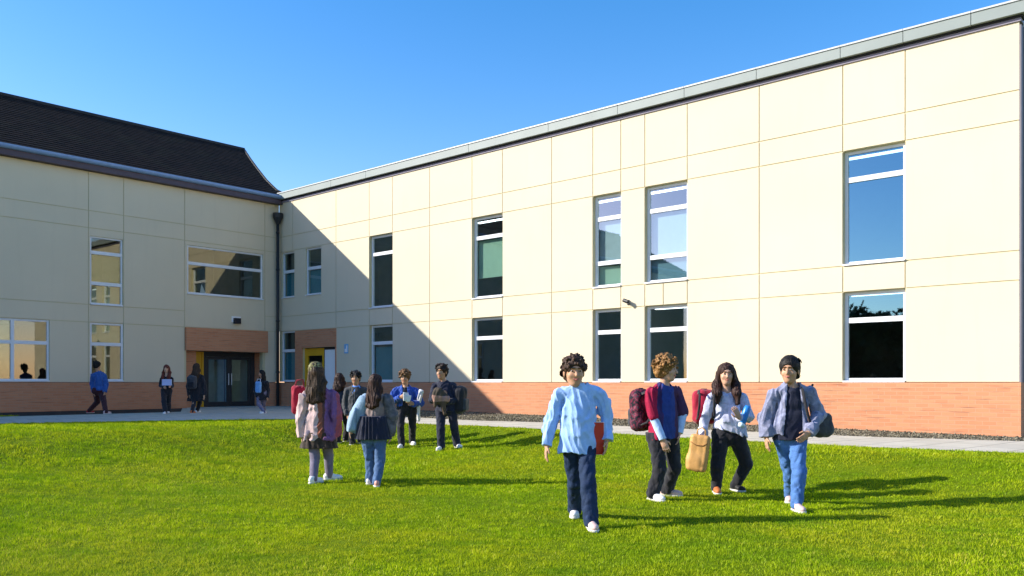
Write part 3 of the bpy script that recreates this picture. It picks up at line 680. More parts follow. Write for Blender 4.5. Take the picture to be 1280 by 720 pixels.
# ------------------------------------------------------------------ implicit surfaces: fields on a grid, turned into one continuous mesh
def nrm(v): v = np.asarray(v, float); return v/(np.linalg.norm(v)+1e-12)
class Field:
    def __init__(s, lo, hi, h):
        s.h = h; s.lo = np.asarray(lo, float); n = np.ceil((np.asarray(hi)-s.lo)/h).astype(int)+1
        s.ax = [(s.lo[i]+h*np.arange(n[i])).astype(np.float32) for i in range(3)]
        s.D = np.full(n, 1.0, np.float32)
    def block(s, a, b):
        sl = []
        for i in range(3):
            i0 = max(0, int((a[i]-s.lo[i])/s.h)); i1 = min(len(s.ax[i]), int((b[i]-s.lo[i])/s.h)+2)
            if i1 <= i0: return None, None
            sl.append(slice(i0, i1))
        P = (s.ax[0][sl[0]][:, None, None], s.ax[1][sl[1]][None, :, None], s.ax[2][sl[2]][None, None, :])
        return tuple(sl), P
    def comb(s, sl, d, k, mode):
        A = s.D[sl]
        if mode == 'add':
            if k > 0: h = np.maximum(k-np.abs(A-d), 0)/k; A[...] = np.minimum(A, d)-h*h*k*.25
            else: A[...] = np.minimum(A, d)
        elif mode == 'sub':
            d = -d
            if k > 0: h = np.maximum(k-np.abs(A-d), 0)/k; A[...] = np.maximum(A, d)+h*h*k*.25
            else: A[...] = np.maximum(A, d)
    def cap(s, a, b, r1, r2=None, k=.02, mode='add'):
        a = np.asarray(a, float); b = np.asarray(b, float); r2 = r1 if r2 is None else r2
        m = max(r1, r2)+k+3*s.h+.02
        sl, P = s.block(np.minimum(a, b)-m, np.maximum(a, b)+m)
        if sl is None: return
        ba = b-a; L2 = ba@ba+1e-9
        px, py, pz = P[0]-a[0], P[1]-a[1], P[2]-a[2]
        t = np.clip((px*ba[0]+py*ba[1]+pz*ba[2])/L2, 0, 1)
        d = np.sqrt((px-ba[0]*t)**2+(py-ba[1]*t)**2+(pz-ba[2]*t)**2)-(r1+(r2-r1)*t)
        s.comb(sl, d, k, mode)
    def local(s, P, c, R):
        x, y, z = P[0]-c[0], P[1]-c[1], P[2]-c[2]
        return [x*R[0][i]+y*R[1][i]+z*R[2][i] for i in range(3)]      # R columns are the local axes
    def ell(s, c, r, R=None, k=.02, mode='add'):
        c = np.asarray(c, float); R = np.eye(3) if R is None else R; m = max(r)+k+3*s.h+.02
        sl, P = s.block(c-m, c+m)
        if sl is None: return
        q = s.local(P, c, R)
        k0 = np.sqrt(sum((q[i]/r[i])**2 for i in range(3)))+1e-6; k1 = np.sqrt(sum((q[i]/r[i]**2)**2 for i in range(3)))+1e-6
        s.comb(sl, np.where(k0 < .02, -min(r), k0*(k0-1)/k1), k, mode)
    def box(s, c, hf, R=None, rd=.01, k=.0, mode='add'):
        c = np.asarray(c, float); R = np.eye(3) if R is None else R; m = np.linalg.norm(hf)+k+3*s.h+.02
        sl, P = s.block(c-m, c+m)
        if sl is None: return
        q = s.local(P, c, R); e = [np.abs(q[i])-(hf[i]-rd) for i in range(3)]
        d = np.sqrt(sum(np.maximum(v, 0)**2 for v in e))+np.minimum(np.maximum(np.maximum(e[0], e[1]), e[2]), 0)-rd
        s.comb(sl, d, k, mode)
    def plane(s, c, n):
        """keep the side n points away from"""
        n = nrm(n); d = (s.ax[0][:, None, None]-c[0])*n[0]+(s.ax[1][None, :, None]-c[1])*n[1]+(s.ax[2][None, None, :]-c[2])*n[2]
        np.maximum(s.D, d, out=s.D)
    def disp(s, amp, f, seed, st=(1, 1, 1), ridge=False, oct=5):
        r = np.random.default_rng(seed); x = s.ax[0][:, None, None]*st[0]; y = s.ax[1][None, :, None]*st[1]; z = s.ax[2][None, None, :]*st[2]
        w = np.sin(x*f*.6+1.7*np.sin(z*f*.45+r.uniform(0, 6))+r.uniform(0, 6))+np.sin(y*f*.55+z*f*.3+r.uniform(0, 6))
        o = 0
        for i in range(oct):
            d = nrm(r.standard_normal(3)); ff = f*r.uniform(.7, 1.8); v = np.sin((x*d[0]+y*d[1]+z*d[2])*ff+w*1.1+r.uniform(0, 6)); o = o+(1-2*np.abs(v) if ridge else v)
        s.D += (amp/oct*1.6*o).astype(np.float32)
    def mesh(s):
        D = s.D; D[0] = D[-1] = .01; D[:, 0] = D[:, -1] = .01; D[:, :, 0] = D[:, :, -1] = .01
        S = D < 0; sh = np.array(D.shape); st = np.array([sh[1]*sh[2], sh[2], 1])
        ids, pts, quads = [], [], []
        for a in range(3):
            b, c = (a+1) % 3, (a+2) % 3
            s0 = [slice(None)]*3; s1 = [slice(None)]*3; s0[a] = slice(0, -1); s1[a] = slice(1, None)
            e = np.argwhere(S[tuple(s0)] != S[tuple(s1)])
            if len(e) == 0: continue
            li = e@st; d0 = D.ravel()[li]; d1 = D.ravel()[li+st[a]]; t = d0/(d0-d1)
            p = e.astype(float); p[:, a] += t
            cells = [li, li-st[b], li-st[b]-st[c], li-st[c]]
            for cc in cells: ids.append(cc); pts.append(p)
            q = np.stack(cells, 1); fl = d0 > 0; q[fl] = q[fl][:, ::-1]; quads.append(q)
        ids = np.concatenate(ids); pts = np.concatenate(pts); Q = np.concatenate(quads)
        u, inv = np.unique(ids, return_inverse=True); n = np.bincount(inv)
        V = np.stack([np.bincount(inv, pts[:, i])/n for i in range(3)], 1)*s.h+s.lo
        Q = np.searchsorted(u, Q)
        return V, Q.astype(np.int32)
    def build(s, name, mat, parent, label=None):
        V, Q = s.mesh()
        o = mesh_obj(name, V, Q, mat, parent, smooth=True)
        if label: o['label'] = label
        return o
def tube_obj(name, pts, r, mat, parent, n=8):
    m = MB(); m.tube(pts, r, n); return m.build(name, mat, parent, True)
def rotz(a): c, s_ = math.cos(a), math.sin(a); return np.array([[c, -s_, 0], [s_, c, 0], [0, 0, 1.]])

SK = {'light': skin('skin_light', (.56, .33, .22)), 'mid': skin('skin_mid', (.42, .235, .145)), 'tan': skin('skin_tan', (.48, .27, .165)), 'brown': skin('skin_brown', (.20, .10, .06))}
M['eye'] = simple('eye_white', (.50, .47, .45), .4, .02); M['iris'] = simple('dark_iris', (.03, .018, .012), .2, .02)
M['lip'] = simple('lips', (.40, .13, .11), .45, .05); M['shoe_sole'] = simple('rubber_sole', (.62, .60, .57), .7, .1)

class Person:
    """everything is given in the photo's columns and rows; depth offsets in metres, + is away from the camera"""
    def __init__(s, sp):
        s.sp = sp; fa, fb = sp['feet']
        ga, gb = hit(*fa), hit(*fb)
        if 'base' in sp: base = hit(*sp['base'])
        else: base = (ga+gb)/2
        s.base = base; s.D0 = base[1]; s.ppm = F/s.D0
        bp = HZ+(E-base[2])*s.ppm
        s.H = (bp-sp['top'])/s.ppm; s.S = s.H/1.70
        s.root = empty('person', (base[0], base[1], base[2]))
        tag(s.root, sp['label'], 'person', sp.get('group'))
        s.yaw = math.radians(sp.get('yaw', 0)); s.f = np.array([math.sin(s.yaw), -math.cos(s.yaw), 0]); s.sd = np.array([math.cos(s.yaw), math.sin(s.yaw), 0])
        s.up = np.array([0, 0, 1.]); s.R = np.stack([s.sd, -s.f, s.up], 1)
        s.res = sp.get('res', .006)
        s.ga, s.gb = ga-base, gb-base
        for g_, f_ in ((s.ga, fa), (s.gb, fb)):
            if abs(g_[1]) > .32: g_[1] = math.copysign(.32, g_[1])
            g_[2] = float(ground(base[0]+g_[0], base[1]+g_[1]))-base[2]
        s.joints()
    def P(s, p, dy=0.0):
        d = s.D0+dy; return np.array([(p[0]-640)/F*d-s.base[0], dy, E+(HZ-p[1])/F*d-s.base[2]])
    def joints(s):
        sp, S, P = s.sp, s.S, s.P
        sn_ = math.sin(s.yaw)*.085*S; hd_ = sp.get('hipd', (-sn_, sn_)); s.ha, s.hb = P(sp['hip'][0], hd_[0]), P(sp['hip'][1], hd_[1])
        s.aa, s.ab = s.ga+np.array([0, 0, .085*S]), s.gb+np.array([0, 0, .085*S])
        fy = sp.get('footyaw', (sp.get('yaw', 0),)*2)
        s.fdir = [np.array([math.sin(math.radians(a)), -math.cos(math.radians(a)), 0]) for a in fy]
        s.aa = s.aa-s.fdir[0]*.05*S; s.ab = s.ab-s.fdir[1]*.05*S
        s.ka = P(sp['knee'][0], (s.ha[1]+s.aa[1])/2); s.kb = P(sp['knee'][1], (s.ha[1]+s.ab[1])/2)
        s.ka += s.f*.05*S; s.kb += s.f*.05*S
        sn = math.sin(s.yaw); d = sp.get('shd', (-.15*S*sn, .15*S*sn)); s.sa, s.sb = P(sp['sh'][0], d[0]), P(sp['sh'][1], d[1])
        d = sp.get('eld', (.02, .02)); s.ea, s.eb = P(sp['el'][0], d[0]), P(sp['el'][1], d[1])
        d = sp.get('wrd', (-.06, -.06)); s.wa, s.wb = P(sp['wr'][0], d[0]), P(sp['wr'][1], d[1])
        s.neck = (s.sa+s.sb)/2+np.array([0, 0, .03*S]); s.pel = (s.ha+s.hb)/2
        s.hs = sp.get('hs', 1.0)*S
        s.hc = P((sp['head'][0], sp['head'][1]), sp.get('headd', -.02)); 
        hy = math.radians(sp.get('hyaw', sp.get('yaw', 0))); s.hf = np.array([math.sin(hy), -math.cos(hy), 0]); s.hsd = np.array([math.cos(hy), math.sin(hy), 0])
        tl_ = sp.get('tilt', 0); s.hu = nrm(np.array([0, 0, 1.])+s.hf*tl_); s.hf = nrm(s.hf-s.hu*(s.hf@s.hu)); s.HR = np.stack([s.hsd, -s.hf, s.hu], 1)
        s.hd = [sp.get('hand', ((0, 1), (0, 1)))[i] for i in (0, 1)]
    def bounds(s, pts, m):
        pts = np.array(pts); return pts.min(0)-m, pts.max(0)+m
    def all_pts(s):
        return [s.ga, s.gb, s.aa, s.ab, s.ka, s.kb, s.ha, s.hb, s.sa, s.sb, s.ea, s.eb, s.wa, s.wb, s.hc+s.hu*.14*s.hs, s.hc]
    def torso(s, Fd, g=0.0, k=.05, belly=0.0, hipw=1.0):
        S, R = s.S, s.R; n = s.neck; p = s.pel
        w = np.linalg.norm((s.sa-s.sb))/2; w = max(w, .13*S)
        L = n-p
        c = lambda t: p+L*t
        Fd.ell(c(.02)+s.up*.03*S, (.142*S*hipw+g, .103*S+g, .13*S+g), R, k)
        Fd.ell(c(.36)+s.f*(.01+belly*.5)*S, (.122*S+g, (.092+belly)*S+g, .16*S+g), R, k)
        Fd.ell(c(.66), (.134*S+g, .104*S+g, .17*S+g), R, k)
        g2 = g; nb = s.neck+s.up*.01*S
        for e_ in (s.sa, s.sb): Fd.cap(nb, e_+(nb-e_)*.12-s.up*.012*S, (.050 if g > 0 else .044)*S+g2*.9, (.040 if g > 0 else .034)*S+g2*.9, k*.7)
        Fd.cap(s.neck-s.up*.02, s.neck+s.up*.015*S, .075*S+g, .055*S+g, k)
    def arm(s, Fd, i, g=0., k=.022, r=(.044, .037, .027), to=1.0, start=0.0):
        a, e, w_ = (s.sa, s.ea, s.wa) if i == 0 else (s.sb, s.eb, s.wb); S = s.S
        dn = nrm(e-a)*.018*S; Fd.cap(a+dn, e, r[0]*S+g*.85, r[1]*S+g*.9, k)
        if to > 0: Fd.cap(e, e+(w_-e)*to, r[1]*S+g*.9, (r[1]+(r[2]-r[1])*to)*S+g*.9, k*.5)
    def handshape(s, Fd, i):
        S = s.S; e, w_ = (s.ea, s.wa) if i == 0 else (s.eb, s.wb); f = nrm(w_-e)
        if s.sp.get('handdir') and s.sp['handdir'][i] is not None: f = nrm(nrm(np.array(s.sp['handdir'][i], float))*1.0+f*.3)
        body = s.pel+s.up*.1-w_; body[2] = 0; n = nrm(body-f*(body@f)); u = nrm(np.cross(f, n))
        if u@s.f < 0: u = -u
        if abs(u@s.f) < .2 and u[0]*(1 if i == 0 else -1) < 0: u = -u
        RR = np.stack([u, n, f], 1); k = .007
        Fd.ell(w_+f*.050*S, (.038*S, .016*S, .055*S), RR, .02)
        for j, (o, ln) in enumerate(((.028, .066), (.010, .074), (-.009, .068), (-.027, .052))):
            b = w_+f*.075*S+u*o*S; m = w_+f*(.092+ln*.45)*S+u*o*1.12*S+n*.008*S; t = m+nrm(f+n*(.55+.12*j))*ln*.55*S
            Fd.cap(b, m, .0095*S, .0085*S, k); Fd.cap(m, t, .0085*S, .0065*S, k*.6)
        b = w_+f*.028*S+u*.024*S; m = b+nrm(f*.7+u*.75+n*.25)*.042*S; t = m+nrm(f+u*.15+n*.4)*.034*S
        Fd.cap(b, m, .0125*S, .0100*S, .010); Fd.cap(m, t, .0100*S, .0078*S, .004)
    def head(s, Fd):
        h, R, f, u, sd, c = s.hs, s.HR, s.hf, s.hu, s.hsd, s.hc
        Fd.cap(s.neck-s.up*.03, c-u*.06*h-f*.012*h, .054*s.S, .050*h, .02)
        Fd.ell(c+u*.028*h-f*.008*h, (.076*h, .096*h, .092*h), R, .02)
        Fd.ell(c+f*.022*h-u*.028*h, (.062*h, .070*h, .088*h), R, .02)
        Fd.ell(c+f*.050*h-u*.092*h, (.032*h, .030*h, .024*h), R, .03)
        for g_ in (-1, 1):
            Fd.ell(c+f*.095*h+sd*g_*.031*h+u*.006*h, (.019*h, .014*h, .013*h), R, .014, 'sub')
            Fd.ell(c+sd*g_*.077*h-f*.005*h-u*.010*h, (.008*h, .019*h, .030*h), R, .006)
            Fd.ell(c+f*.062*h+sd*g_*.038*h-u*.030*h, (.020*h, .018*h, .018*h), R, .02)
        Fd.cap(c+f*.087*h+u*.008*h, c+f*.108*h-u*.028*h, .008*h, .0125*h, .012)
        Fd.ell(c+f*.086*h+u*.028*h, (.045*h, .010*h, .008*h), R, .012)
    def body(s):
        S = s.S; lo, hi = s.bounds(s.all_pts()+[s.wa-s.up*.2, s.wb-s.up*.2], .17); Fd = Field(lo, hi, s.res)
        s.torso(Fd); s.head(Fd)
        for i in (0, 1):
            s.arm(Fd, i); s.handshape(Fd, i)
            h_, k_, a_, g_, fd = (s.ha, s.ka, s.aa, s.ga, s.fdir[0]) if i == 0 else (s.hb, s.kb, s.ab, s.gb, s.fdir[1])
            Fd.cap(h_, k_, .068*S, .040*S, .03); Fd.cap(k_, a_, .040*S, .030*S, .006); Fd.ell(k_*.68+a_*.32-fd*.012*S, (.034*S, .036*S, .09*S), None, .01)
            Fd.cap(a_-s.up*.03*S-fd*.03*S, a_+fd*.13*S-s.up*.055*S, .033*S, .022*S, .02)
        o = Fd.build('body', SK[s.sp.get('skin', 'light')], s.root)
        h, R, f, u, sd, c = s.hs, s.HR, s.hf, s.hu, s.hsd, s.hc
        if s.sp.get('face', True):
            for g_ in (-1, 1):
                e_ = c+f*.0835*h+sd*g_*.031*h+u*.006*h
                Fe = Field(e_-.03, e_+.03, .0025); Fe.ell(e_, (.0125*h, .008*h, .0058*h), R, 0); ey = Fe.build('eye', M['eye'], s.root)
                q = e_+f*.0045*h; Fe = Field(q-.025, q+.025, .0022); Fe.ell(q, (.0070*h, .0062*h, .0064*h), R, 0); Fe.build('iris', M['iris'], ey)
                b = c+f*.098*h+sd*g_*.031*h+u*.030*h; Fe = Field(b-.04, b+.04, .0025)
                Fe.cap(b-sd*.019*h-f*.007*h*(1 if g_ < 0 else 0)+u*(-.002)*h, b+sd*.019*h-f*.007*h*(1 if g_ > 0 else 0), .0045*h, .0035*h, 0); Fe.build('eyebrow', s.sp['hairmat'], s.root)
            q = c+f*.093*h-u*.060*h; Fe = Field(q-.05, q+.05, .0025)
            Fe.cap(q-sd*.023*h-f*.008*h+u*.006*h, q-u*.002*h, .0040*h, .0068*h, .005); Fe.cap(q-u*.002*h, q+sd*.023*h-f*.008*h+u*.006*h, .0068*h, .0040*h, .005)
            Fe.build('mouth', M['lip'], s.root)
    # ---- clothing
    def top(s, name, mat, g=.014, hem=None, sleeve=(1.0, 1.0), neck=.066, seed=1, fold=.007, flare=0.0, open_=None, sl_r=None, belly=0., label=None, cuffs=(1, 1), k=.045, hemtilt=0, cut=None, extra=None):
        S = s.S; lo, hi = s.bounds([s.sa, s.sb, s.ea, s.eb, s.wa, s.wb, s.pel, s.neck, s.pel-s.up*.25*S], .24); hi[2] = s.neck[2]+.18; Fd = Field(lo, hi, s.res)
        s.torso(Fd, g, k, belly)
        hz = s.P((0, hem))[2] if hem else s.pel[2]-.02
        if flare or hz < s.pel[2]: 
            zb = hz-.06; zt = s.pel[2]+.22*S; c0 = s.pel*1.; c0[2] = zt; c1 = s.pel*1.; c1[2] = zb
            for t in np.linspace(-.5, .5, 5):
                Fd.cap(c0+s.sd*t*.10*S, c1+s.sd*t*(.12*S+flare*2), .098*S+g*.8, .108*S+g*.8+flare*.4, .04)
        Fd.plane((s.pel[0], 0, hz), (hemtilt, 0, -1))
        r = sl_r or ((.048, .042, .034))
        for i in (0, 1):
            if sleeve[i] > 0:
                if sleeve[i] < .6:
                    a, e = (s.sa, s.ea) if i == 0 else (s.sb, s.eb); Fd.cap(a, a+(e-a)*sleeve[i]*1.8, r[0]*S+g*.6, r[1]*S*1.05+g, .022)
                else: s.arm(Fd, i, g, .022, r, 1.0)
        if extra: extra(Fd)
        if fold: 
            Fd.disp(-fold*.70, 20/S, seed, (1, 1, .30), True, 2); Fd.disp(-fold*.50, 46/S, seed+9, (1, 1, .42), True, 2); Fd.D -= fold*.5
        if open_:
            w0, w1, dp = open_
            zt = s.neck[2]+.1; 
            for t in np.linspace(0, 1, 14):
                z = zt+(hz-.1-zt)*t; c_ = s.pel+(s.neck-s.pel)*((z-s.pel[2])/(s.neck[2]-s.pel[2])); c_[2] = z
                wd = w0+(w1-w0)*t; Fd.box(c_+s.f*(.20*S+dp), (wd, .20*S, .05), s.R, .01, .01, 'sub')
        Fd.ell(s.neck+s.up*.055*S+s.f*.012, (neck*S, neck*S, .062*S), s.R, .006, 'sub')
        for i in (0, 1):
            e, w_ = (s.ea, s.wa) if i == 0 else (s.eb, s.wb); dd = nrm(w_-e)
            if sleeve[i] >= .6:
                q = e+(w_-e)*sleeve[i]
                u1 = nrm(np.cross(dd, (0.1, .9, .2))); RR = np.stack([u1, np.cross(dd, u1), dd], 1)
                if cuffs[i]: Fd.box(q+dd*.053, (.055*S+g, .055*S+g, .048), RR, .002, 0, 'sub')
        return Fd.build(name, mat, s.root, label)
    def trousers(s, mat, g=.012, r=(.088, .062, .052), waist=None, ankle=.0, seed=4, fold=.005, name='trousers', hipw=1.0, label=None, legs=(0, 1)):
        S = s.S; lo, hi = s.bounds([s.ga, s.gb, s.ha, s.hb, s.ka, s.kb], .22); Fd = Field(lo, hi, s.res)
        if len(legs) == 2: Fd.ell(s.pel+s.up*.02*S, (.140*S*hipw+g, .100*S+g, .13*S+g), s.R, .04)
        for i in legs:
            h_, k_, a_, fd = (s.ha, s.ka, s.aa, s.fdir[0]) if i == 0 else (s.hb, s.kb, s.ab, s.fdir[1])
            Fd.cap(h_, k_, r[0]*.94*S*hipw+g, r[1]*.93*S+g, .022); Fd.cap(k_, a_-s.up*.02*S, r[1]*.93*S+g, r[2]*.93*S+g, .015)
            Fd.cap(h_-fd*.02*S, h_-fd*.03*S+s.up*.02, .082*S*hipw+g, None, .03)
        Fd.disp(fold, 24/S, seed, (1, 1, .6), True, 4); Fd.disp(fold*.5, 55/S, seed+3)
        zw = s.P((0, waist))[2] if waist else s.pel[2]+.12*S
        Fd.plane((0, 0, zw), (0, 0, 1))
        for i in legs:
            a_, g_ = (s.aa, s.ga) if i == 0 else (s.ab, s.gb)
            q = g_+s.up*(.028+ankle)*S; Fd.box((a_[0], a_[1], q[2]-.10), (.14*S, .14*S, .10), None, .002, 0, 'sub')
        return Fd.build(name, mat, s.root, label)
    def skirt(s, mat, hem, waist, g=.02, flare=.05, seed=5, fold=.010, name='skirt'):
        S = s.S; zt = s.P((0, waist))[2]; zb = s.P((0, hem))[2]; lo, hi = s.bounds([s.ha, s.hb, s.pel], .32); lo[2] = zb-.05; hi[2] = zt+.05; Fd = Field(lo, hi, s.res)
        for t in np.linspace(-.5, .5, 5):
            c0 = s.pel+s.sd*t*.14*S; c0[2] = zt+.03; c1 = s.pel+s.sd*t*(.20*S+flare); c1[2] = zb-.05; Fd.cap(c0, c1, .10*S+g, .105*S+g+flare*.4, .06)
        Fd.disp(fold, 40, seed, (1, 1, .12), True, 4); Fd.plane((0, 0, zt), (0, 0, 1)); Fd.plane((0, 0, zb), (0, 0, -1)); return Fd.build(name, mat, s.root)
    def shoes(s, mats, res=.005):
        S = s.S
        for i in (0, 1):
            a_, g_, fd = (s.aa, s.ga, s.fdir[0]) if i == 0 else (s.ab, s.gb, s.fdir[1])
            sdv = np.array([-fd[1], fd[0], 0]); R = np.stack([sdv, -fd, s.up], 1); b = a_*1.; b[2] = g_[2]
            lift = s.sp.get('heel', (0, 0))[i]
            Fd = Field(b-np.array([.26, .26, .02]), b+np.array([.26, .26, .20]), res)
            Fd.ell(b+s.up*.050*S-fd*.025*S, (.040*S, .055*S, .055*S), R, .02); Fd.ell(b+s.up*.038*S+fd*.10*S, (.047*S, .085*S, .036*S), R, .03)
            Fd.cap(b+s.up*.085*S-fd*.01, b+s.up*.045*S+fd*.07*S, .040*S, .034*S, .02)
            Fd.plane(b+s.up*.018*S, (0, 0, -1)); Fd.plane(b+s.up*.105*S, (0, 0, 1)); sh_ = Fd.build('shoe', mats[i], s.root)
            Fd = Field(b-np.array([.26, .26, .02]), b+np.array([.26, .26, .08]), res)
            Fd.ell(b+s.up*.012*S-fd*.025*S, (.044*S, .060*S, .05*S), R, .01); Fd.ell(b+s.up*.012*S+fd*.10*S, (.052*S, .090*S, .05*S), R, .05)
            Fd.plane(b+s.up*.022*S, (0, 0, 1)); Fd.plane(b-s.up*.002*S, (0, 0, -1)); Fd.build('sole', s.sp.get('solemat', M['shoe_sole']), sh_)
    # ---- hair
    def hair_build(s, Fd, name, mat, long, n, seed, loose=1.0):
        V, Q = Fd.mesh(); r = np.random.default_rng(seed); h = s.hs
        c = s.hc+s.hu*.03*h; P = V[r.integers(0, len(V), n)]; o = P-c
        if long: o[:, 2] *= np.where(P[:, 2] > s.hc[2], 1, 0)
        o /= np.linalg.norm(o, axis=1)[:, None]+1e-9
        keep = ((P-s.hc)@s.hf < .045*h) | (((P-s.hc)@s.hu > .075*h) & ~(long)); P, o = P[keep], o[keep]; n = len(P)
        t = r.standard_normal((n, 3)); t -= o*(t*o).sum(1)[:, None]; t /= np.linalg.norm(t, axis=1)[:, None]+1e-9
        if long:
            t = t*.22; t[:, 2] -= 1; t -= o*(t*o).sum(1)[:, None]*.8; t /= np.linalg.norm(t, axis=1)[:, None]+1e-9
            L = r.uniform(.05, .13, n)*h; lift = r.uniform(.000, .010, n)*h*loose
        else: L = r.uniform(.012, .034, n)*h; lift = r.uniform(.002, .013, n)*h*loose
        w_ = np.cross(o, t); wd = (.0016 if not long else .0019)
        k1 = P+o*.001+w_*wd; k2 = P+o*.001-w_*wd
        m = P+t*L[:, None]*.5+o*lift[:, None]; e = P+t*L[:, None]*.95+o*(lift*(.3 if not long else .8))[:, None]+w_*r.uniform(-.01, .01, n)[:, None]*h
        b = len(V); VV = np.concatenate([V, np.stack([k1, k2, m-w_*wd, m+w_*wd, e-w_*wd*.4, e+w_*wd*.4], 1).reshape(-1, 3)])
        i = b+6*np.arange(n)[:, None]; QQ = np.concatenate([Q, i+np.array([[0, 1, 2, 3]]), i+np.array([[3, 2, 4, 5]])])
        return mesh_obj(name, VV, QQ.astype(np.int32), mat, s.root, smooth=True)
    def face_cut(s, Fd, lowhair=False):
        h, R, f, u, c = s.hs, s.HR, s.hf, s.hu, s.hc
        Fd.ell(c+f*.115*h-u*.035*h, (.066*h, .085*h, .088*h), R, .012, 'sub')
    def hair_short(s, mat, vol=0.0, curl=.008, seed=3, n=0, cr=.02, low=-.02, name='hair'):
        h, R, f, u, sd, c = s.hs, s.HR, s.hf, s.hu, s.hsd, s.hc; r = np.random.default_rng(seed)
        Fd = Field(c-.22*h-vol, c+.22*h+vol, min(s.res, .005))
        Fd.ell(c+u*.040*h-f*.014*h, (.086*h+vol*.7, .103*h+vol*.7, .092*h+vol), R, .02)
        Fd.ell(c-u*.010*h-f*.045*h, (.080*h+vol*.4, .070*h+vol*.4, .085*h), R, .02)
        for _ in range(n):
            d = nrm(r.standard_normal(3)); 
            if d[2] < -.25: d[2] *= -1
            q = R@(d*np.array([.086*h+vol*.8, .100*h+vol*.8, .088*h+vol])); Fd.cap(c+u*.035*h-f*.012*h+q, c+u*.035*h-f*.012*h+q*1.06+r.standard_normal(3)*.010, cr*r.uniform(.6, 1.1)*h, cr*.6*h, .004)
        if curl: Fd.disp(curl, 75, seed, (1, 1, 1), False, 4); Fd.disp(.003*h, 210, seed+2, (1, .5, .35), True, 4)
        s.face_cut(Fd)
        q = c+u*low*h; Fd.box(q+f*.02*h-u*.15*h+f*.10*h, (.14*h, .10*h, .15*h), R, .02, .01, 'sub'); Fd.box(c-u*.235*h, (.2*h, .2*h, .15*h), R, .02, .01, 'sub')
        return s.hair_build(Fd, name, mat, False, 2600 if s.res < .009 else 300, seed, 1.6 if n > 60 else .8)
    def hair_long(s, mat, bottom, front=True, seed=5, width=1.0, name='hair', strands=90, back=True):
        h, R, f, u, sd, c = s.hs, s.HR, s.hf, s.hu, s.hsd, s.hc; r = np.random.default_rng(seed); zb = s.P((0, bottom))[2]
        lo, hi = c-.25*h, c+.22*h; lo[2] = zb-.06; lo[:2] -= .06; hi[:2] += .06; Fd = Field(lo, hi, min(s.res, .005))
        Fd.ell(c+u*.036*h-f*.016*h, (.088*h, .105*h, .094*h), R, .02)
        L = c[2]-zb
        for g_ in (-1, 1):
            a = c+sd*g_*.070*h-f*.015*h; b = a+sd*g_*.030*h*width-u*.12*h; e = c+sd*g_*.085*h*width; e = e+(f*.075 if front else -f*.06)*h; e[2] = zb+.05
            m_ = b*.45+e*.55+(f*.03 if front else -f*.03)*h; m_[2] = (b[2]+e[2])/2
            Fd.cap(a, b, .035*h, .038*h, .03); Fd.cap(b, m_, .040*h, .044*h, .03); Fd.cap(m_, e, .044*h, .022*h, .03)
        if back:
            for t in (-1, -.5, 0, .5, 1):
                a = c-f*.055*h+sd*t*.045*h; e = c-f*.115*h+sd*t*.075*h*width; e[2] = zb+.03+.03*abs(t); Fd.cap(a, e, .050*h, .030*h, .03)
        Fd.disp(.007, 120, seed, (1, 1, .09), True, 4); Fd.disp(.006, 26, seed+1, (1, 1, .5), False, 3)
        s.face_cut(Fd); o = s.hair_build(Fd, name, mat, True, 2600 if s.res < .009 else 300, seed)
        return o
    def at(s, p, dy=0.0): q = s.P(p, dy); return s.base+q
# ------------------------------------------------------------------ people on the lawn
def pattern(name, axis_, stops, scale, c_extra=None, fold=.004):
    """cloth whose dye changes across the garment (object coordinates)"""
    m = NT(name); v = m.coord(); sx_ = m.n('SeparateXYZ'); m.l(v, sx_.inputs[0])
    a = m.n('MapRange'); a.inputs[1].default_value = scale[0]; a.inputs[2].default_value = scale[1]; m.l(sx_.outputs[axis_], a.inputs[0])
    n1 = m.noise(v, 9, 3); ad = m.n('Math', operation='MULTIPLY_ADD'); ad.inputs[1].default_value = .18; m.l(n1, ad.inputs[0]); m.l(a.outputs[0], ad.inputs[2])
    c = m.ramp(ad.outputs[0], stops, 'CONSTANT'); f = m.noise(v, 22, 5)
    m.base(m.mix(.5, c, m.mix(1.0, c, m.ramp(f, [(.3, (.55, .55, .55)), (.7, (1, 1, 1))]), 'MULTIPLY'))); m.rough(.85)
    m.bump(m.noise(m.coord((1, 1, .45)), 26, 3, .5, 1.2), .6, fold); return m.m
def camo():
    m = NT('maroon_black_pattern'); v = m.coord(); f = m.noise(v, 17, 3, .6, .8)
    m.base(m.ramp(f, [(.0, (.012, .012, .02)), (.46, (.16, .015, .04)), (.53, (.05, .05, .07)), (.60, (.30, .03, .07)), (.66, (.10, .13, .16))], 'CONSTANT')); m.rough(.8); return m.m
CL = {}
CL['ltblue'] = cloth('light_blue_cotton', (.31, .49, .84), .15); CL['navypants'] = denim('navy_denim', (.014, .030, .075)); CL['maroon'] = cloth('maroon_jersey', (.36, .015, .055))
CL['sleeveblue'] = cloth('pale_blue_sleeve', (.45, .60, .88), .15); CL['black'] = cloth('black_cloth', (.016, .016, .022)); CL['blouse'] = cloth('lavender_blouse', (.50, .52, .68), .28)
CL['greyjacket'] = cloth('grey_lavender_jacket', (.20, .215, .32), .45); CL['navy'] = cloth('navy_cloth', (.012, .015, .036)); CL['jeans'] = denim('bright_blue_denim', (.07, .165, .40)); CL['jeans2'] = denim('mid_blue_denim', (.07, .13, .26))
CL['royal'] = cloth('royal_blue_cloth', (.02, .07, .34)); CL['tights'] = cloth('grey_tights', (.16, .14, .20)); CL['darkskirt'] = cloth('dark_olive_skirt', (.045, .03, .022), .5)
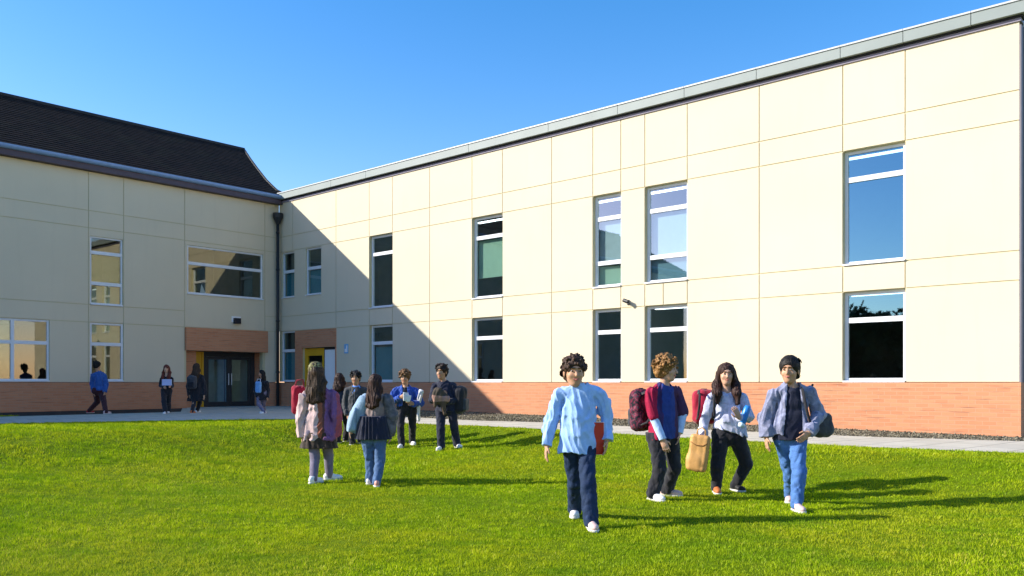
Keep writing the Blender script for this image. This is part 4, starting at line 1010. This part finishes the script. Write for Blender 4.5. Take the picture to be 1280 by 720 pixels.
CL['denimlt'] = denim('pale_denim', (.26, .37, .50)); CL['taupe'] = cloth('taupe_top', (.24, .18, .17)); CL['greyblk'] = cloth('charcoal_cloth', (.05, .052, .06)); CL['whitecloth'] = cloth('white_cloth', (.68, .66, .66), .1)
CL['crimson'] = cloth('crimson_fabric', (.33, .01, .035)); CL['plum'] = camo(); CL['tan'] = simple('tan_leather', (.56, .31, .11), .5, .15, 9, .003); CL['redfold'] = simple('red_folder', (.50, .03, .012), .4, .08, 3)
CL['pinkj'] = pattern('pink_rust_purple_panels', 0, [(0, (.62, .45, .44)), (.50, (.30, .10, .06)), (.60, (.12, .05, .05)), (.66, (.22, .10, .24)), (.93, (.40, .10, .14))], (-.26, .24))
CL['blueshirt'] = cloth('blue_front', (.035, .075, .30), .3)
SH = {'pink': simple('pale_pink_shoe', (.66, .46, .42), .6, .1), 'white': simple('white_shoe', (.76, .75, .75), .55, .05), 'orange': simple('orange_shoe', (.56, .16, .05), .5, .1), 'black': simple('black_shoe', (.02, .02, .02), .5, .1), 'redw': simple('red_white_shoe', (.62, .30, .26), .5, .5, 30)}
HR = {'brown2': hairm('short_brown_hair', (.045, .022, .013), (.12, .06, .035), False), 'dk': hairm('dark_brown_hair', (.022, .013, .009), (.07, .038, .022)), 'curl': hairm('curly_fair_hair', (.22, .105, .030), (.85, .52, .22), False), 'long': hairm('long_dark_brown_hair', (.035, .014, .010), (.11, .045, .03)),
      'black': hairm('black_hair', (.010, .008, .007), (.03, .024, .02)), 'brown': hairm('brown_hair', (.045, .024, .013), (.15, .085, .04)), 'auburn': hairm('auburn_hair', (.13, .03, .018), (.28, .08, .05)), 'gold': hairm('golden_brown_hair', (.13, .062, .022), (.38, .22, .09), False)}
G1 = 'pupils walking across the lawn'; G2 = 'pupils in the shade on the path'

def field_obj(name, mat, parent, lo, hi, h, fn):
    Fd = Field(lo, hi, h); fn(Fd); return Fd.build(name, mat, parent)
def held(name, label, cat, loc, yaw=0, group=None):
    return tag(empty(name, tuple(loc), math.radians(yaw)), label, cat, group)
def backpack(label, loc, yaw, sz, mat, mat2, group=None, name='backpack'):
    """sz = width, depth, height; local -y faces away from the wearer"""
    o = held(name, label, 'backpack', loc, yaw, group); w_, d_, h_ = sz
    def f(Fd):
        Fd.box((0, 0, 0), (w_/2, d_/2, h_/2), None, min(w_, d_)*.42, 0); Fd.ell((0, -.02, h_*.28), (w_*.46, d_*.55, h_*.25), None, .04); Fd.disp(.006, 24, 3, (1, 1, .7), True, 4)
    field_obj('bag_body', mat, o, (-w_, -d_, -h_*.7), (w_, d_, h_*.7), .008, f)
    def g(Fd):
        Fd.box((0, -d_*.52, -h_*.17), (w_*.36, d_*.22, h_*.22), None, .03, 0); Fd.disp(.004, 40, 5)
    field_obj('front_pocket', mat2, o, (-w_, -d_, -h_*.6), (w_, d_*.5, h_*.4), .008, g)
    m = MB()
    for q in (-1, 1): m.tube([(q*w_*.27, d_*.45, h_*.42), (q*w_*.30, d_*.5+.10, h_*.50), (q*w_*.30, d_*.5+.20, h_*.36), (q*w_*.32, d_*.5+.20, h_*.05), (q*w_*.34, d_*.5+.08, -h_*.28), (q*w_*.34, d_*.4, -h_*.36)], .014, 8)
    m.build('strap', CL['black'], o, True)
    m = MB(); m.tube([(-.04, 0, h_*.48), (-.03, 0, h_*.54), (.03, 0, h_*.54), (.04, 0, h_*.48)], .009, 8); m.build('carry_loop', CL['black'], o, True)
    return o

# 1 --- boy in the long light blue shirt
p = Person(dict(label='smiling dark-haired boy in a loose light blue shirt and navy jeans, nearest on the lawn', feet=((718, 645), (741, 664)), top=438, head=(717.5, 465), hs=1.24,
    sh=((699, 491), (750, 490)), el=((689, 525), (759, 522)), wr=((684, 557), (758, 550)), wrd=(-.05, -.03), eld=(.03, .05), hip=((712, 548), (733, 548)), knee=((718, 602), (734, 606)),
    res=.0048, hairmat=HR['dk'], skin='tan', yaw=4, footyaw=(-8, 8), hyaw=8, group=G1))
P1 = p; p.body(); p.hair_short(HR['brown2'], .005, .005, 3, 110, .013)
p.top('shirt', CL['ltblue'], .022, hem=565, neck=.070, seed=2, fold=.011, flare=.008, sl_r=(.044, .041, .036))
p.trousers(CL['navypants'], .010, (.082, .066, .062), waist=556, fold=.007); p.shoes((SH['white'], SH['pink']))
b = held('folder', 'bright red plastic folder tucked under the arm of the boy in light blue', 'folder', p.at((747, 548), -.04), 12)
m = MB(); m.box(-.085, .060, -.018, .018, -.155, .155); fo = m.build('folder_cover', CL['redfold'], b); bv = fo.modifiers.new('b', 'BEVEL'); bv.width = .008; bv.segments = 2
m = MB(); m.box(-.075, .0625, -.012, .012, -.157, .157); m.build('folder_pages', M['paper'], b)

# 2 --- curly fair hair, maroon short sleeves over pale blue
p = Person(dict(label='curly fair-haired pupil in a maroon tee over pale blue sleeves, wearing black trousers', feet=((820, 626), (839, 620)), top=437, head=(833, 462), hs=1.15,
    sh=((813, 491), (846, 490)), shd=(-.11, .10), el=((818, 523), (853, 518)), wr=((828, 549), (849, 541)), wrd=(-.16, .02), eld=(-.12, .08), hip=((820, 546), (838, 545)), knee=((820, 586), (839, 584)),
    res=.0048, hairmat=HR['gold'], skin='light', yaw=42, footyaw=(35, 68), hyaw=62, group=G1))
P2 = p; p.body(); p.hair_short(HR['curl'], .022, .009, 8, 260, .015, low=-.05)
p.top('undershirt', CL['sleeveblue'], .007, hem=528, neck=.064, seed=5, fold=.001, sl_r=(.040, .046, .038))
p.top('tee', pattern('maroon_blue_tee', 0, [(0, (.36, .012, .055)), (.36, (.05, .03, .12)), (.5, (.025, .055, .24)), (.86, (.07, .03, .08))], (-.20, .20)),   .026, hem=548, sleeve=(.50, .50), neck=.070, seed=6, fold=.008, flare=.01, cuffs=(0, 0), sl_r=(.044, .042, .036))
p.trousers(CL['black'], .012, (.088, .066, .060), waist=540, fold=.007); p.shoes((SH['white'], SH['pink']))
backpack('dark maroon and black patterned backpack on the curly fair-haired pupil', p.at((801, 513), .14), 222, (.26, .17, .46), CL['plum'], CL['greyblk'], 'school backpacks')

# 3 --- long dark hair, lavender blouse
p = Person(dict(label='smiling pupil with long dark hair, lavender blouse, black trousers and one orange shoe', feet=((896, 617), (922, 614)), top=443.5, head=(908, 468), hs=1.12,
    sh=((889, 496), (927, 496)), el=((881, 526), (937, 521)), wr=((879, 546), (924, 522)), wrd=(-.06, -.22), eld=(.03, .0), hip=((901, 545), (921, 545)), knee=((896, 584), (932, 580)),
    res=.0048, hairmat=HR['long'], skin='light', yaw=-6, footyaw=(-5, 25), hyaw=-8, group=G1, handdir=(None, (-.3, -.2, .8))))
P3 = p; p.body(); p.hair_long(HR['long'], 508, True, 5, 1.25)
p.top('blouse', CL['blouse'], .019, hem=540, neck=.074, seed=8, fold=.011, flare=.022, sl_r=(.046, .040, .032), belly=.02, hemtilt=-.28)
p.trousers(CL['black'], .014, (.090, .068, .048), waist=535, fold=.005, hipw=1.08); p.shoes((SH['orange'], SH['black']))
b = held('shoulder_bag', 'tan leather bag with upright handles carried low by the pupil in lavender', 'bag', p.at((873.5, 564), -.10), -25); b.rotation_euler[1] = .14
field_obj('bag_body', CL['tan'], b, (-.2, -.12, -.30), (.2, .12, .30), .006, lambda Fd: (Fd.box((0, 0, -.02), (.115, .045, .215), rotz(0), .04, 0), Fd.ell((-.02, 0, -.12), (.115, .055, .11), None, .04), Fd.disp(.004, 26, 4, (1, 1, .6), True)))
m = MB(); m.tube([(-.05, .0, .18), (-.045, .0, .25), (.0, .0, .28), (.045, .0, .25), (.05, .0, .18)], .009, 8); m.build('handle', CL['tan'], b, True)
m = MB(); m.tube([(-.10, -.048, .10), (-.03, -.052, .07), (.05, -.052, .075), (.10, -.048, .11)], .005, 6); m.build('seam', simple('dark_seam', (.22, .10, .03)), b, True)
b = held('bottle', 'small bright blue drink bottle with pale lid held against the lavender blouse', 'bottle', p.at((932, 517), -.20), 0)
m = MB(); m.tube([(-.045, 0, -.11), (-.038, 0, -.10), (.02, 0, .06), (.03, 0, .09)], [.036, .042, .042, .03], 14); m.build('bottle_body', simple('blue_plastic', (.03, .22, .62), .3), b, True)
m = MB(); m.tube([(-.040, 0, -.105), (-.058, 0, -.155)], [.038, .034], 14); m.build('bottle_lid', simple('pale_plastic', (.6, .75, .85), .3), b, True)
backpack('maroon backpack peeking out behind the pupil in the lavender blouse', p.at((880, 509), .17), 174, (.27, .16, .40), CL['crimson'], CL['plum'], 'school backpacks')

# 4 --- open grey jacket and bright jeans
p = Person(dict(label='black-haired boy in an open grey lavender jacket and bright blue jeans', feet=((985, 627), (1000, 641)), top=437.5, head=(987, 463), hs=1.20,
    sh=((968, 492), (1012, 489)), el=((957, 521), (1024, 518)), wr=((958, 546), (1011, 541)), wrd=(-.02, -.22), eld=(.02, .02), hip=((978, 548), (997, 547)), knee=((987, 592), (997, 592)),
    res=.0048, hairmat=HR['black'], skin='tan', yaw=-4, footyaw=(-20, 6), hyaw=-30, group=G1, handdir=(None, (-.7, -.2, -.5))))
P4 = p; p.body(); p.hair_short(HR['black'], .008, .002, 13, 0, .022)
p.top('tee', CL['navy'], .014, hem=549, sleeve=(0, 0), neck=.078, seed=3, fold=.006, flare=.005, cuffs=(0, 0))
p.top('jacket', CL['greyjacket'], .032, hem=543, neck=.085, seed=11, fold=.012, flare=.02, sl_r=(.040, .038, .032), open_=(.055, .105, -.035))
p.trousers(CL['jeans'], .010, (.088, .066, .050), waist=546, fold=.007); p.shoes((SH['pink'], SH['pink']))
m = MB(); c0 = p.P((1003, 487), -.135); c1 = p.P((1009, 515), -.165); c2 = p.P((1016, 540), -.13); m.tube([p.P((1001, 483), -.02), c0, c1, c2], .016, 8); m.build('bag_strap', CL['black'], p.root, True)
p4b = held('shoulder_bag', 'black slouchy bag hanging behind the hip of the boy in the open grey jacket', 'bag', p.at((1026, 527), .12), 20)
field_obj('bag_body', CL['greyblk'], p4b, (-.25, -.15, -.25), (.25, .15, .25), .007, lambda Fd: (Fd.box((0, 0, -.03), (.13, .05, .12), None, .05, 0), Fd.ell((.02, 0, -.08), (.14, .07, .08), None, .05), Fd.disp(.006, 26, 8, (1, 1, 1), True)))
m = MB(); m.tube([(-.10, .02, .05), (-.12, .03, .16), (-.13, .04, .30), (-.12, -.02, .40)], .012, 8); m.build('strap', CL['black'], p4b, True)

# 5 --- girl from behind in the panelled pink jacket
p = Person(dict(label='girl seen from behind in a swinging pink, rust and purple jacket with short dark skirt', feet=((395, 604), (416, 600)), top=447, head=(397, 467), hs=.98,
    sh=((382, 494), (416, 493)), el=((376, 522), (420, 519)), wr=((378, 546), (420, 544)), wrd=(-.02, .05), eld=(-.02, -.02), hip=((391, 543), (407, 543)), knee=((392, 572), (409, 570)),
    res=.006, hairmat=HR['brown'], skin='light', yaw=172, footyaw=(150, 110), hyaw=160, group=G1, face=False))
P5 = p; p.body(); p.hair_long(HR['brown'], 506, False, 15, 1.0)
p.trousers(CL['tights'], .012, (.082, .058, .042), fold=.001, name='tights'); p.skirt(CL['darkskirt'], 560, 540, .02, .05)
p.top('jacket', CL['pinkj'], .028, hem=549, neck=.066, seed=21, fold=.014, flare=.055, sl_r=(.044, .046, .044)); p.shoes((SH['white'], SH['white']))
b = held('headscarf', 'patterned olive headscarf tied over the brown hair of the girl in pink', 'headscarf', p.at((394, 461), -.03), 0)
def sc_(Fd):
    h = p.hs; Fd.ell((0, .01, 0), (.098*h, .112*h, .100*h), None, .02); Fd.disp(.006, 60, 4, (1, 1, 1), True); Fd.box((0, .16, -.02), (.2, .10, .2), None, .02, .02, 'sub'); Fd.box((0, 0, -.22), (.2, .2, .18), None, .02, .01, 'sub')
mm = NT('headscarf_pattern'); vv = mm.noise(mm.coord(), 30, 3, .6, 1); mm.base(mm.ramp(vv, [(.38, (.03, .015, .02)), (.5, (.13, .12, .04)), (.62, (.30, .30, .15))])); mm.rough(.8)
field_obj('scarf_cloth', mm.m, b, (-.16, -.16, -.16), (.16, .16, .16), .006, sc_)
b = held('tote_bag', 'crimson fabric bag hanging at the left elbow of the girl in pink', 'bag', p.at((373, 499), .12), 15)
field_obj('bag_body', CL['crimson'], b, (-.16, -.12, -.28), (.16, .12, .26), .007, lambda Fd: (Fd.box((0, 0, -.01), (.085, .045, .19), None, .04, 0), Fd.disp(.006, 26, 8, (1, 1, .6), True)))
m = MB(); m.tube([(-.05, 0, .16), (-.02, -.01, .25), (.06, -.03, .26), (.07, 0, .15)], .008, 8); m.build('handle', CL['crimson'], b, True)

# 6 --- girl from behind with pale denim jacket
p = Person(dict(label='long dark-haired girl walking away, half-worn pale denim jacket swinging from her left arm', feet=((464, 605), (471, 608)), top=459, head=(470, 478), hs=.92,
    sh=((457, 500), (484, 499)), el=((446, 515), (491, 520)), wr=((440, 534), (489, 541)), wrd=(-.02, .0), eld=(0, 0), hip=((459, 545), (475, 545)), knee=((462, 577), (474, 577)),
    res=.006, hairmat=HR['long'], skin='light', yaw=176, footyaw=(165, 190), hyaw=150, group=G1, face=False))
P6 = p; p.body(); p.hair_long(HR['long'], 512, False, 25, .95)
p.trousers(CL['jeans2'], .010, (.086, .064, .050), fold=.006); p.skirt(CL['navy'], 549, 520, .016, .05, seed=15, name='tied_sweater')
p.top('top', CL['taupe'], .014, hem=526, sleeve=(.5, .5), neck=.07, seed=12, fold=.006, cuffs=(0, 0)); p.shoes((SH['white'], SH['redw']))
def ext(Fd):
    a = p.ea; e = p.wa; Fd.cap(p.sa-p.up*.02, p.P((437, 546), 0), .05, .055, .05); Fd.cap(p.ea, p.P((445, 544), .02), .05, .05, .06)
F6 = Field(*[v for v in p.bounds([p.sa, p.ea, p.wa, p.P((434, 556)), p.neck], .14)], .006)
F6.cap(p.sa, p.ea, .078*p.S, .070*p.S, .03); F6.cap(p.ea, p.wa, .070*p.S, .062*p.S, .03); F6.cap(p.ea, p.P((437, 550), .02), .05, .045, .06); F6.cap(p.sa-p.up*.05, p.P((447, 546), .05), .045, .04, .07)
F6.disp(.014, 30, 5, (1, 1, .35), True, 4); F6.plane((0, 0, p.P((0, 549))[2]), (-.3, 0, -1)); F6.build('jacket', CL['denimlt'], p.root)
F6 = Field(*[v for v in p.bounds([p.sb, p.eb, p.wb, p.P((490, 552)), p.neck], .14)], .006)
F6.cap(p.sb, p.eb, .076*p.S, .068*p.S, .03); F6.cap(p.eb, p.wb, .068*p.S, .056*p.S, .03); F6.cap(p.sb-p.up*.05, p.P((482, 543), .02), .045, .04, .07)
F6.disp(.010, 30, 6, (1, 1, .35), True, 4); F6.plane((0, 0, p.P((0, 547))[2]), (0, 0, -1)); F6.build('jacket_sleeve', cloth('brown_grey_sleeve', (.11, .10, .11), .5), p.root, 'brown grey right half of the jacket')

# 7 --- royal blue jacket, white papers
p = Person(dict(label='golden-haired boy in a royal blue jacket and black trousers holding white papers', feet=((501, 560), (516, 556)), top=455, head=(506, 471.5), hs=1.15,
    sh=((494, 488), (520, 488)), el=((489, 503), (526, 504)), wr=((500, 497), (517, 505)), wrd=(-.20, -.20), eld=(-.04, -.04), hip=((502, 512), (515, 512)), knee=((501, 534), (516, 533)),
    res=.006, hairmat=HR['gold'], skin='tan', yaw=0, footyaw=(-10, 25), hyaw=-5, group=G1, tilt=.15, handdir=((.7, -.2, .4), (-.6, -.2, .4))))
P7 = p; p.body(); p.hair_short(HR['gold'], .014, .007, 31, 60, .022)
p.top('tee', CL['black'], .012, hem=512, sleeve=(0, 0), neck=.07, seed=3, fold=.004, cuffs=(0, 0))
p.top('jacket', CL['royal'], .026, hem=508, neck=.08, seed=31, fold=.009, flare=.01, open_=(.03, .06, -.03)); p.trousers(CL['black'], .012, (.086, .064, .056), waist=506); p.shoes((SH['white'], SH['white']))
b = held('papers', 'crumpled white papers held up at the chest of the boy in royal blue', 'papers', p.at((509, 497), -.26), 10)
field_obj('paper_sheet', M['paper'], b, (-.12, -.06, -.12), (.12, .06, .12), .005, lambda Fd: (Fd.box((-.02, .0, .02), (.055, .007, .075), rotz(.5), .004, 0), Fd.box((.025, -.012, -.02), (.05, .006, .055), rotz(-.5), .004, 0), Fd.disp(.010, 34, 8)))
b = held('towel', 'long narrow white towel hanging beside the boy in royal blue', 'towel', p.at((524.5, 505), -.10), -25)
field_obj('towel_cloth', CL['whitecloth'], b, (-.14, -.08, -.34), (.14, .08, .28), .006, lambda Fd: (Fd.cap((.03, 0, .22), (-.01, 0, .02), .036, .026, .01), Fd.cap((-.01, 0, .02), (-.03, 0, -.28), .022, .030, .01), Fd.disp(.014, 34, 8, (1, 1, .5), True)))

# 8 --- boy in navy holding a bundled coat
p = Person(dict(label='dark-haired boy in navy holding a bundled brown coat, rightmost of the lawn\'s back group', feet=((550, 563), (573, 560)), top=449, head=(552, 465), hs=1.18,
    sh=((544, 482), (566, 481)), el=((540, 500), (571, 500)), wr=((549, 494), (556, 503)), wrd=(-.22, -.22), eld=(-.06, -.04), hip=((551, 512), (565, 512)), knee=((552, 536), (569, 535)),
    res=.006, hairmat=HR['black'], skin='mid', yaw=-15, footyaw=(-20, 30), hyaw=-20, group=G1, handdir=((.6, -.2, .3), (-.7, -.2, .2))))
P8 = p; p.body(); p.hair_short(HR['dk'], .010, .005, 41, 40, .02)
p.top('jacket', CL['navy'], .020, hem=514, neck=.07, seed=33, fold=.008); p.trousers(CL['navy'], .012, (.088, .066, .062), waist=508); p.shoes((SH['white'], SH['white']))
b = held('bundled_coat', 'bundled brown and pink coat clutched in front of the boy in navy', 'coat', p.at((550, 497), -.26), 0)
field_obj('coat_cloth', pattern('brown_pink_coat', 2, [(0, (.10, .07, .05)), (.45, (.38, .22, .18)), (.7, (.07, .055, .04))], (-.22, .2)), b, (-.22, -.14, -.34), (.22, .14, .26), .007,
    lambda Fd: (Fd.ell((-.03, 0, .06), (.10, .07, .11), None, .05), Fd.ell((.06, 0, -.02), (.10, .06, .09), None, .05), Fd.cap((.04, 0, -.02), (.08, 0, -.27), .05, .03, .05), Fd.cap((-.07, 0, 0), (-.08, 0, -.14), .05, .03, .05), Fd.disp(.012, 32, 8, (1, 1, .6), True)))
backpack('bulky black backpack at the side of the boy in navy', p.at((575, 500), .02), 75, (.28, .19, .46), CL['black'], CL['greyblk'], 'school backpacks')

# 9, 10 --- two half-hidden pupils
p = Person(dict(label='dark-capped boy in a black jacket with blue collar, half hidden between the two girls', feet=((440, 556), (450, 554)), top=457, head=(444.5, 472.5), hs=1.2,
    sh=((434, 487), (456, 487)), el=((431, 505), (459, 505)), wr=((434, 519), (457, 519)), hip=((439, 512), (451, 512)), knee=((440, 534), (451, 534)), res=.008, hairmat=HR['black'], skin='mid', yaw=0, group=G1))
p.body(); p.hair_short(HR['black'], .008, .004, 41, 30, .02); p.top('jacket', CL['greyblk'], .020, hem=516, neck=.08, seed=43, fold=.008); p.trousers(CL['black'], .012, (.088, .066, .058), waist=512); p.shoes((SH['black'], SH['black']))
b = p.top('collar', cloth('sky_blue_collar', (.12, .28, .68)), .012, hem=493, sleeve=(0, 0), neck=.055, seed=3, fold=.0)
p = Person(dict(label='dark-haired pupil in a dark blue jacket facing away, just right of the girl in pink', feet=((423, 554), (433, 552)), top=460, head=(425, 473), hs=.98,
    sh=((416, 489), (437, 489)), el=((413, 507), (441, 506)), wr=((416, 522), (440, 521)), hip=((421, 513), (432, 513)), knee=((422, 534), (433, 534)), res=.008, hairmat=HR['black'], skin='mid', yaw=165, group=G1, face=False))
p.body(); p.hair_long(HR['long'], 490, False, 45, .9); p.top('jacket', cloth('dark_blue_jacket', (.018, .03, .06), .3), .022, hem=517, neck=.06, seed=44, fold=.008); p.trousers(CL['black'], .012, (.088, .066, .058), waist=512); p.shoes((SH['black'], SH['black']))

# ------------------------------------------------------------------ people in the shade on the path
p = Person(dict(label='capped pupil in a blue top and dark maroon trousers by the leftmost windows', feet=((119, 516), (128, 518)), top=447.5, head=(121.5, 457), hs=1.0, sh=((117, 469), (130, 469)), el=((115.5, 480), (132.5, 480)), wr=((117, 490), (131, 490)),
    hip=((120, 489), (127, 489)), knee=((120, 502), (128, 502)), res=.010, hairmat=HR['black'], skin='mid', yaw=150, group=G2, face=False))
p.body(); p.hair_short(HR['black'], .012, .004, 1, 20, .02); p.top('top', cloth('blue_top', (.025, .09, .30)), .03, hem=488, seed=51, fold=.01); p.trousers(cloth('dark_maroon', (.05, .012, .016)), .014, (.088, .064, .05)); p.shoes((simple('red_shoe', (.45, .03, .03)), SH['pink']), .008)
p = Person(dict(label='pupil with long auburn hair in black carrying a white book on the shaded path', feet=((206, 518), (211, 517)), top=452, head=(208, 461), hs=1.0, sh=((202.5, 473), (214, 473)), el=((201, 482), (215, 482)), wr=((205, 484), (213, 483)), wrd=(-.2, -.2),
    hip=((205, 489), (211, 489)), knee=((205.5, 502), (211, 502)), res=.010, hairmat=HR['auburn'], skin='light', yaw=5, group=G2))
p.body(); p.hair_long(HR['auburn'], 479, True, 3, 1.1); p.top('top', CL['black'], .016, hem=489, seed=52); p.trousers(CL['black'], .012, (.088, .064, .05)); p.shoes((SH['white'], SH['white']), .008)
b = held('book', 'pale blue-white book held at the waist of the auburn-haired pupil', 'book', p.at((208.5, 478), -.28), 8)
m = MB(); m.box(-.12, .12, -.012, .012, -.08, .08); m.build('book_cover', simple('pale_book', (.4, .45, .7), .5), b); m = MB(); m.box(-.115, .123, -.009, .009, -.075, .083); m.build('book_pages', M['paper'], b)
p = Person(dict(label='pupil in a long black coat walking towards the yellow door panel, back turned', feet=((241, 517), (247.5, 516)), top=450, head=(246, 459), hs=1.0, sh=((238, 471), (252, 471)), el=((236, 483), (255, 483)), wr=((237, 494), (255, 494)),
    hip=((241, 489), (249, 489)), knee=((241.5, 503), (248.5, 503)), res=.010, hairmat=HR['brown'], skin='light', yaw=165, group=G2, face=False))
p.body(); p.hair_long(HR['brown'], 474, False, 4, .9); p.trousers(CL['black'], .010, (.088, .06, .045)); p.top('coat', CL['black'], .034, hem=501, seed=53, fold=.012, flare=.06); p.shoes((SH['orange'], SH['white']), .008)
backpack('small black backpack worn by the pupil in the long black coat', p.at((240, 478), -.18), -12, (.26, .14, .34), CL['greyblk'], CL['black'], 'school backpacks')
p = Person(dict(label='small dark-haired pupil in dark clothes with pale trousers beside the double doors', feet=((325, 518), (332, 516)), top=459, head=(327, 467), hs=1.02, sh=((321, 478), (333, 478)), el=((319.5, 488), (335, 488)), wr=((322, 496), (334.5, 497)),
    hip=((324, 492), (330, 492)), knee=((325, 505), (331, 504)), res=.010, hairmat=HR['black'], skin='mid', yaw=-50, group=G2))
p.body(); p.hair_long(HR['black'], 482, False, 6, .9); p.top('jacket', CL['black'], .026, hem=500, seed=54, fold=.01, flare=.03); p.trousers(CL['tights'], .010, (.088, .06, .045)); p.shoes((SH['white'], SH['white']), .008)
b = held('satchel', 'pale blue satchel hugged by the small pupil beside the double doors', 'bag', p.at((323, 484), -.22), -30)
field_obj('bag_body', cloth('sky_blue_satchel', (.16, .36, .66)), b, (-.18, -.1, -.25), (.18, .1, .25), .008, lambda Fd: (Fd.box((0, 0, 0), (.09, .04, .15), None, .035, 0), Fd.disp(.006, 30, 8, (1, 1, 1), True)))
m = MB(); m.tube([(-.07, 0, .12), (-.03, .0, .22), (.05, .02, .21), (.07, 0, .12)], .008, 8); m.build('strap', CL['whitecloth'], b, True)
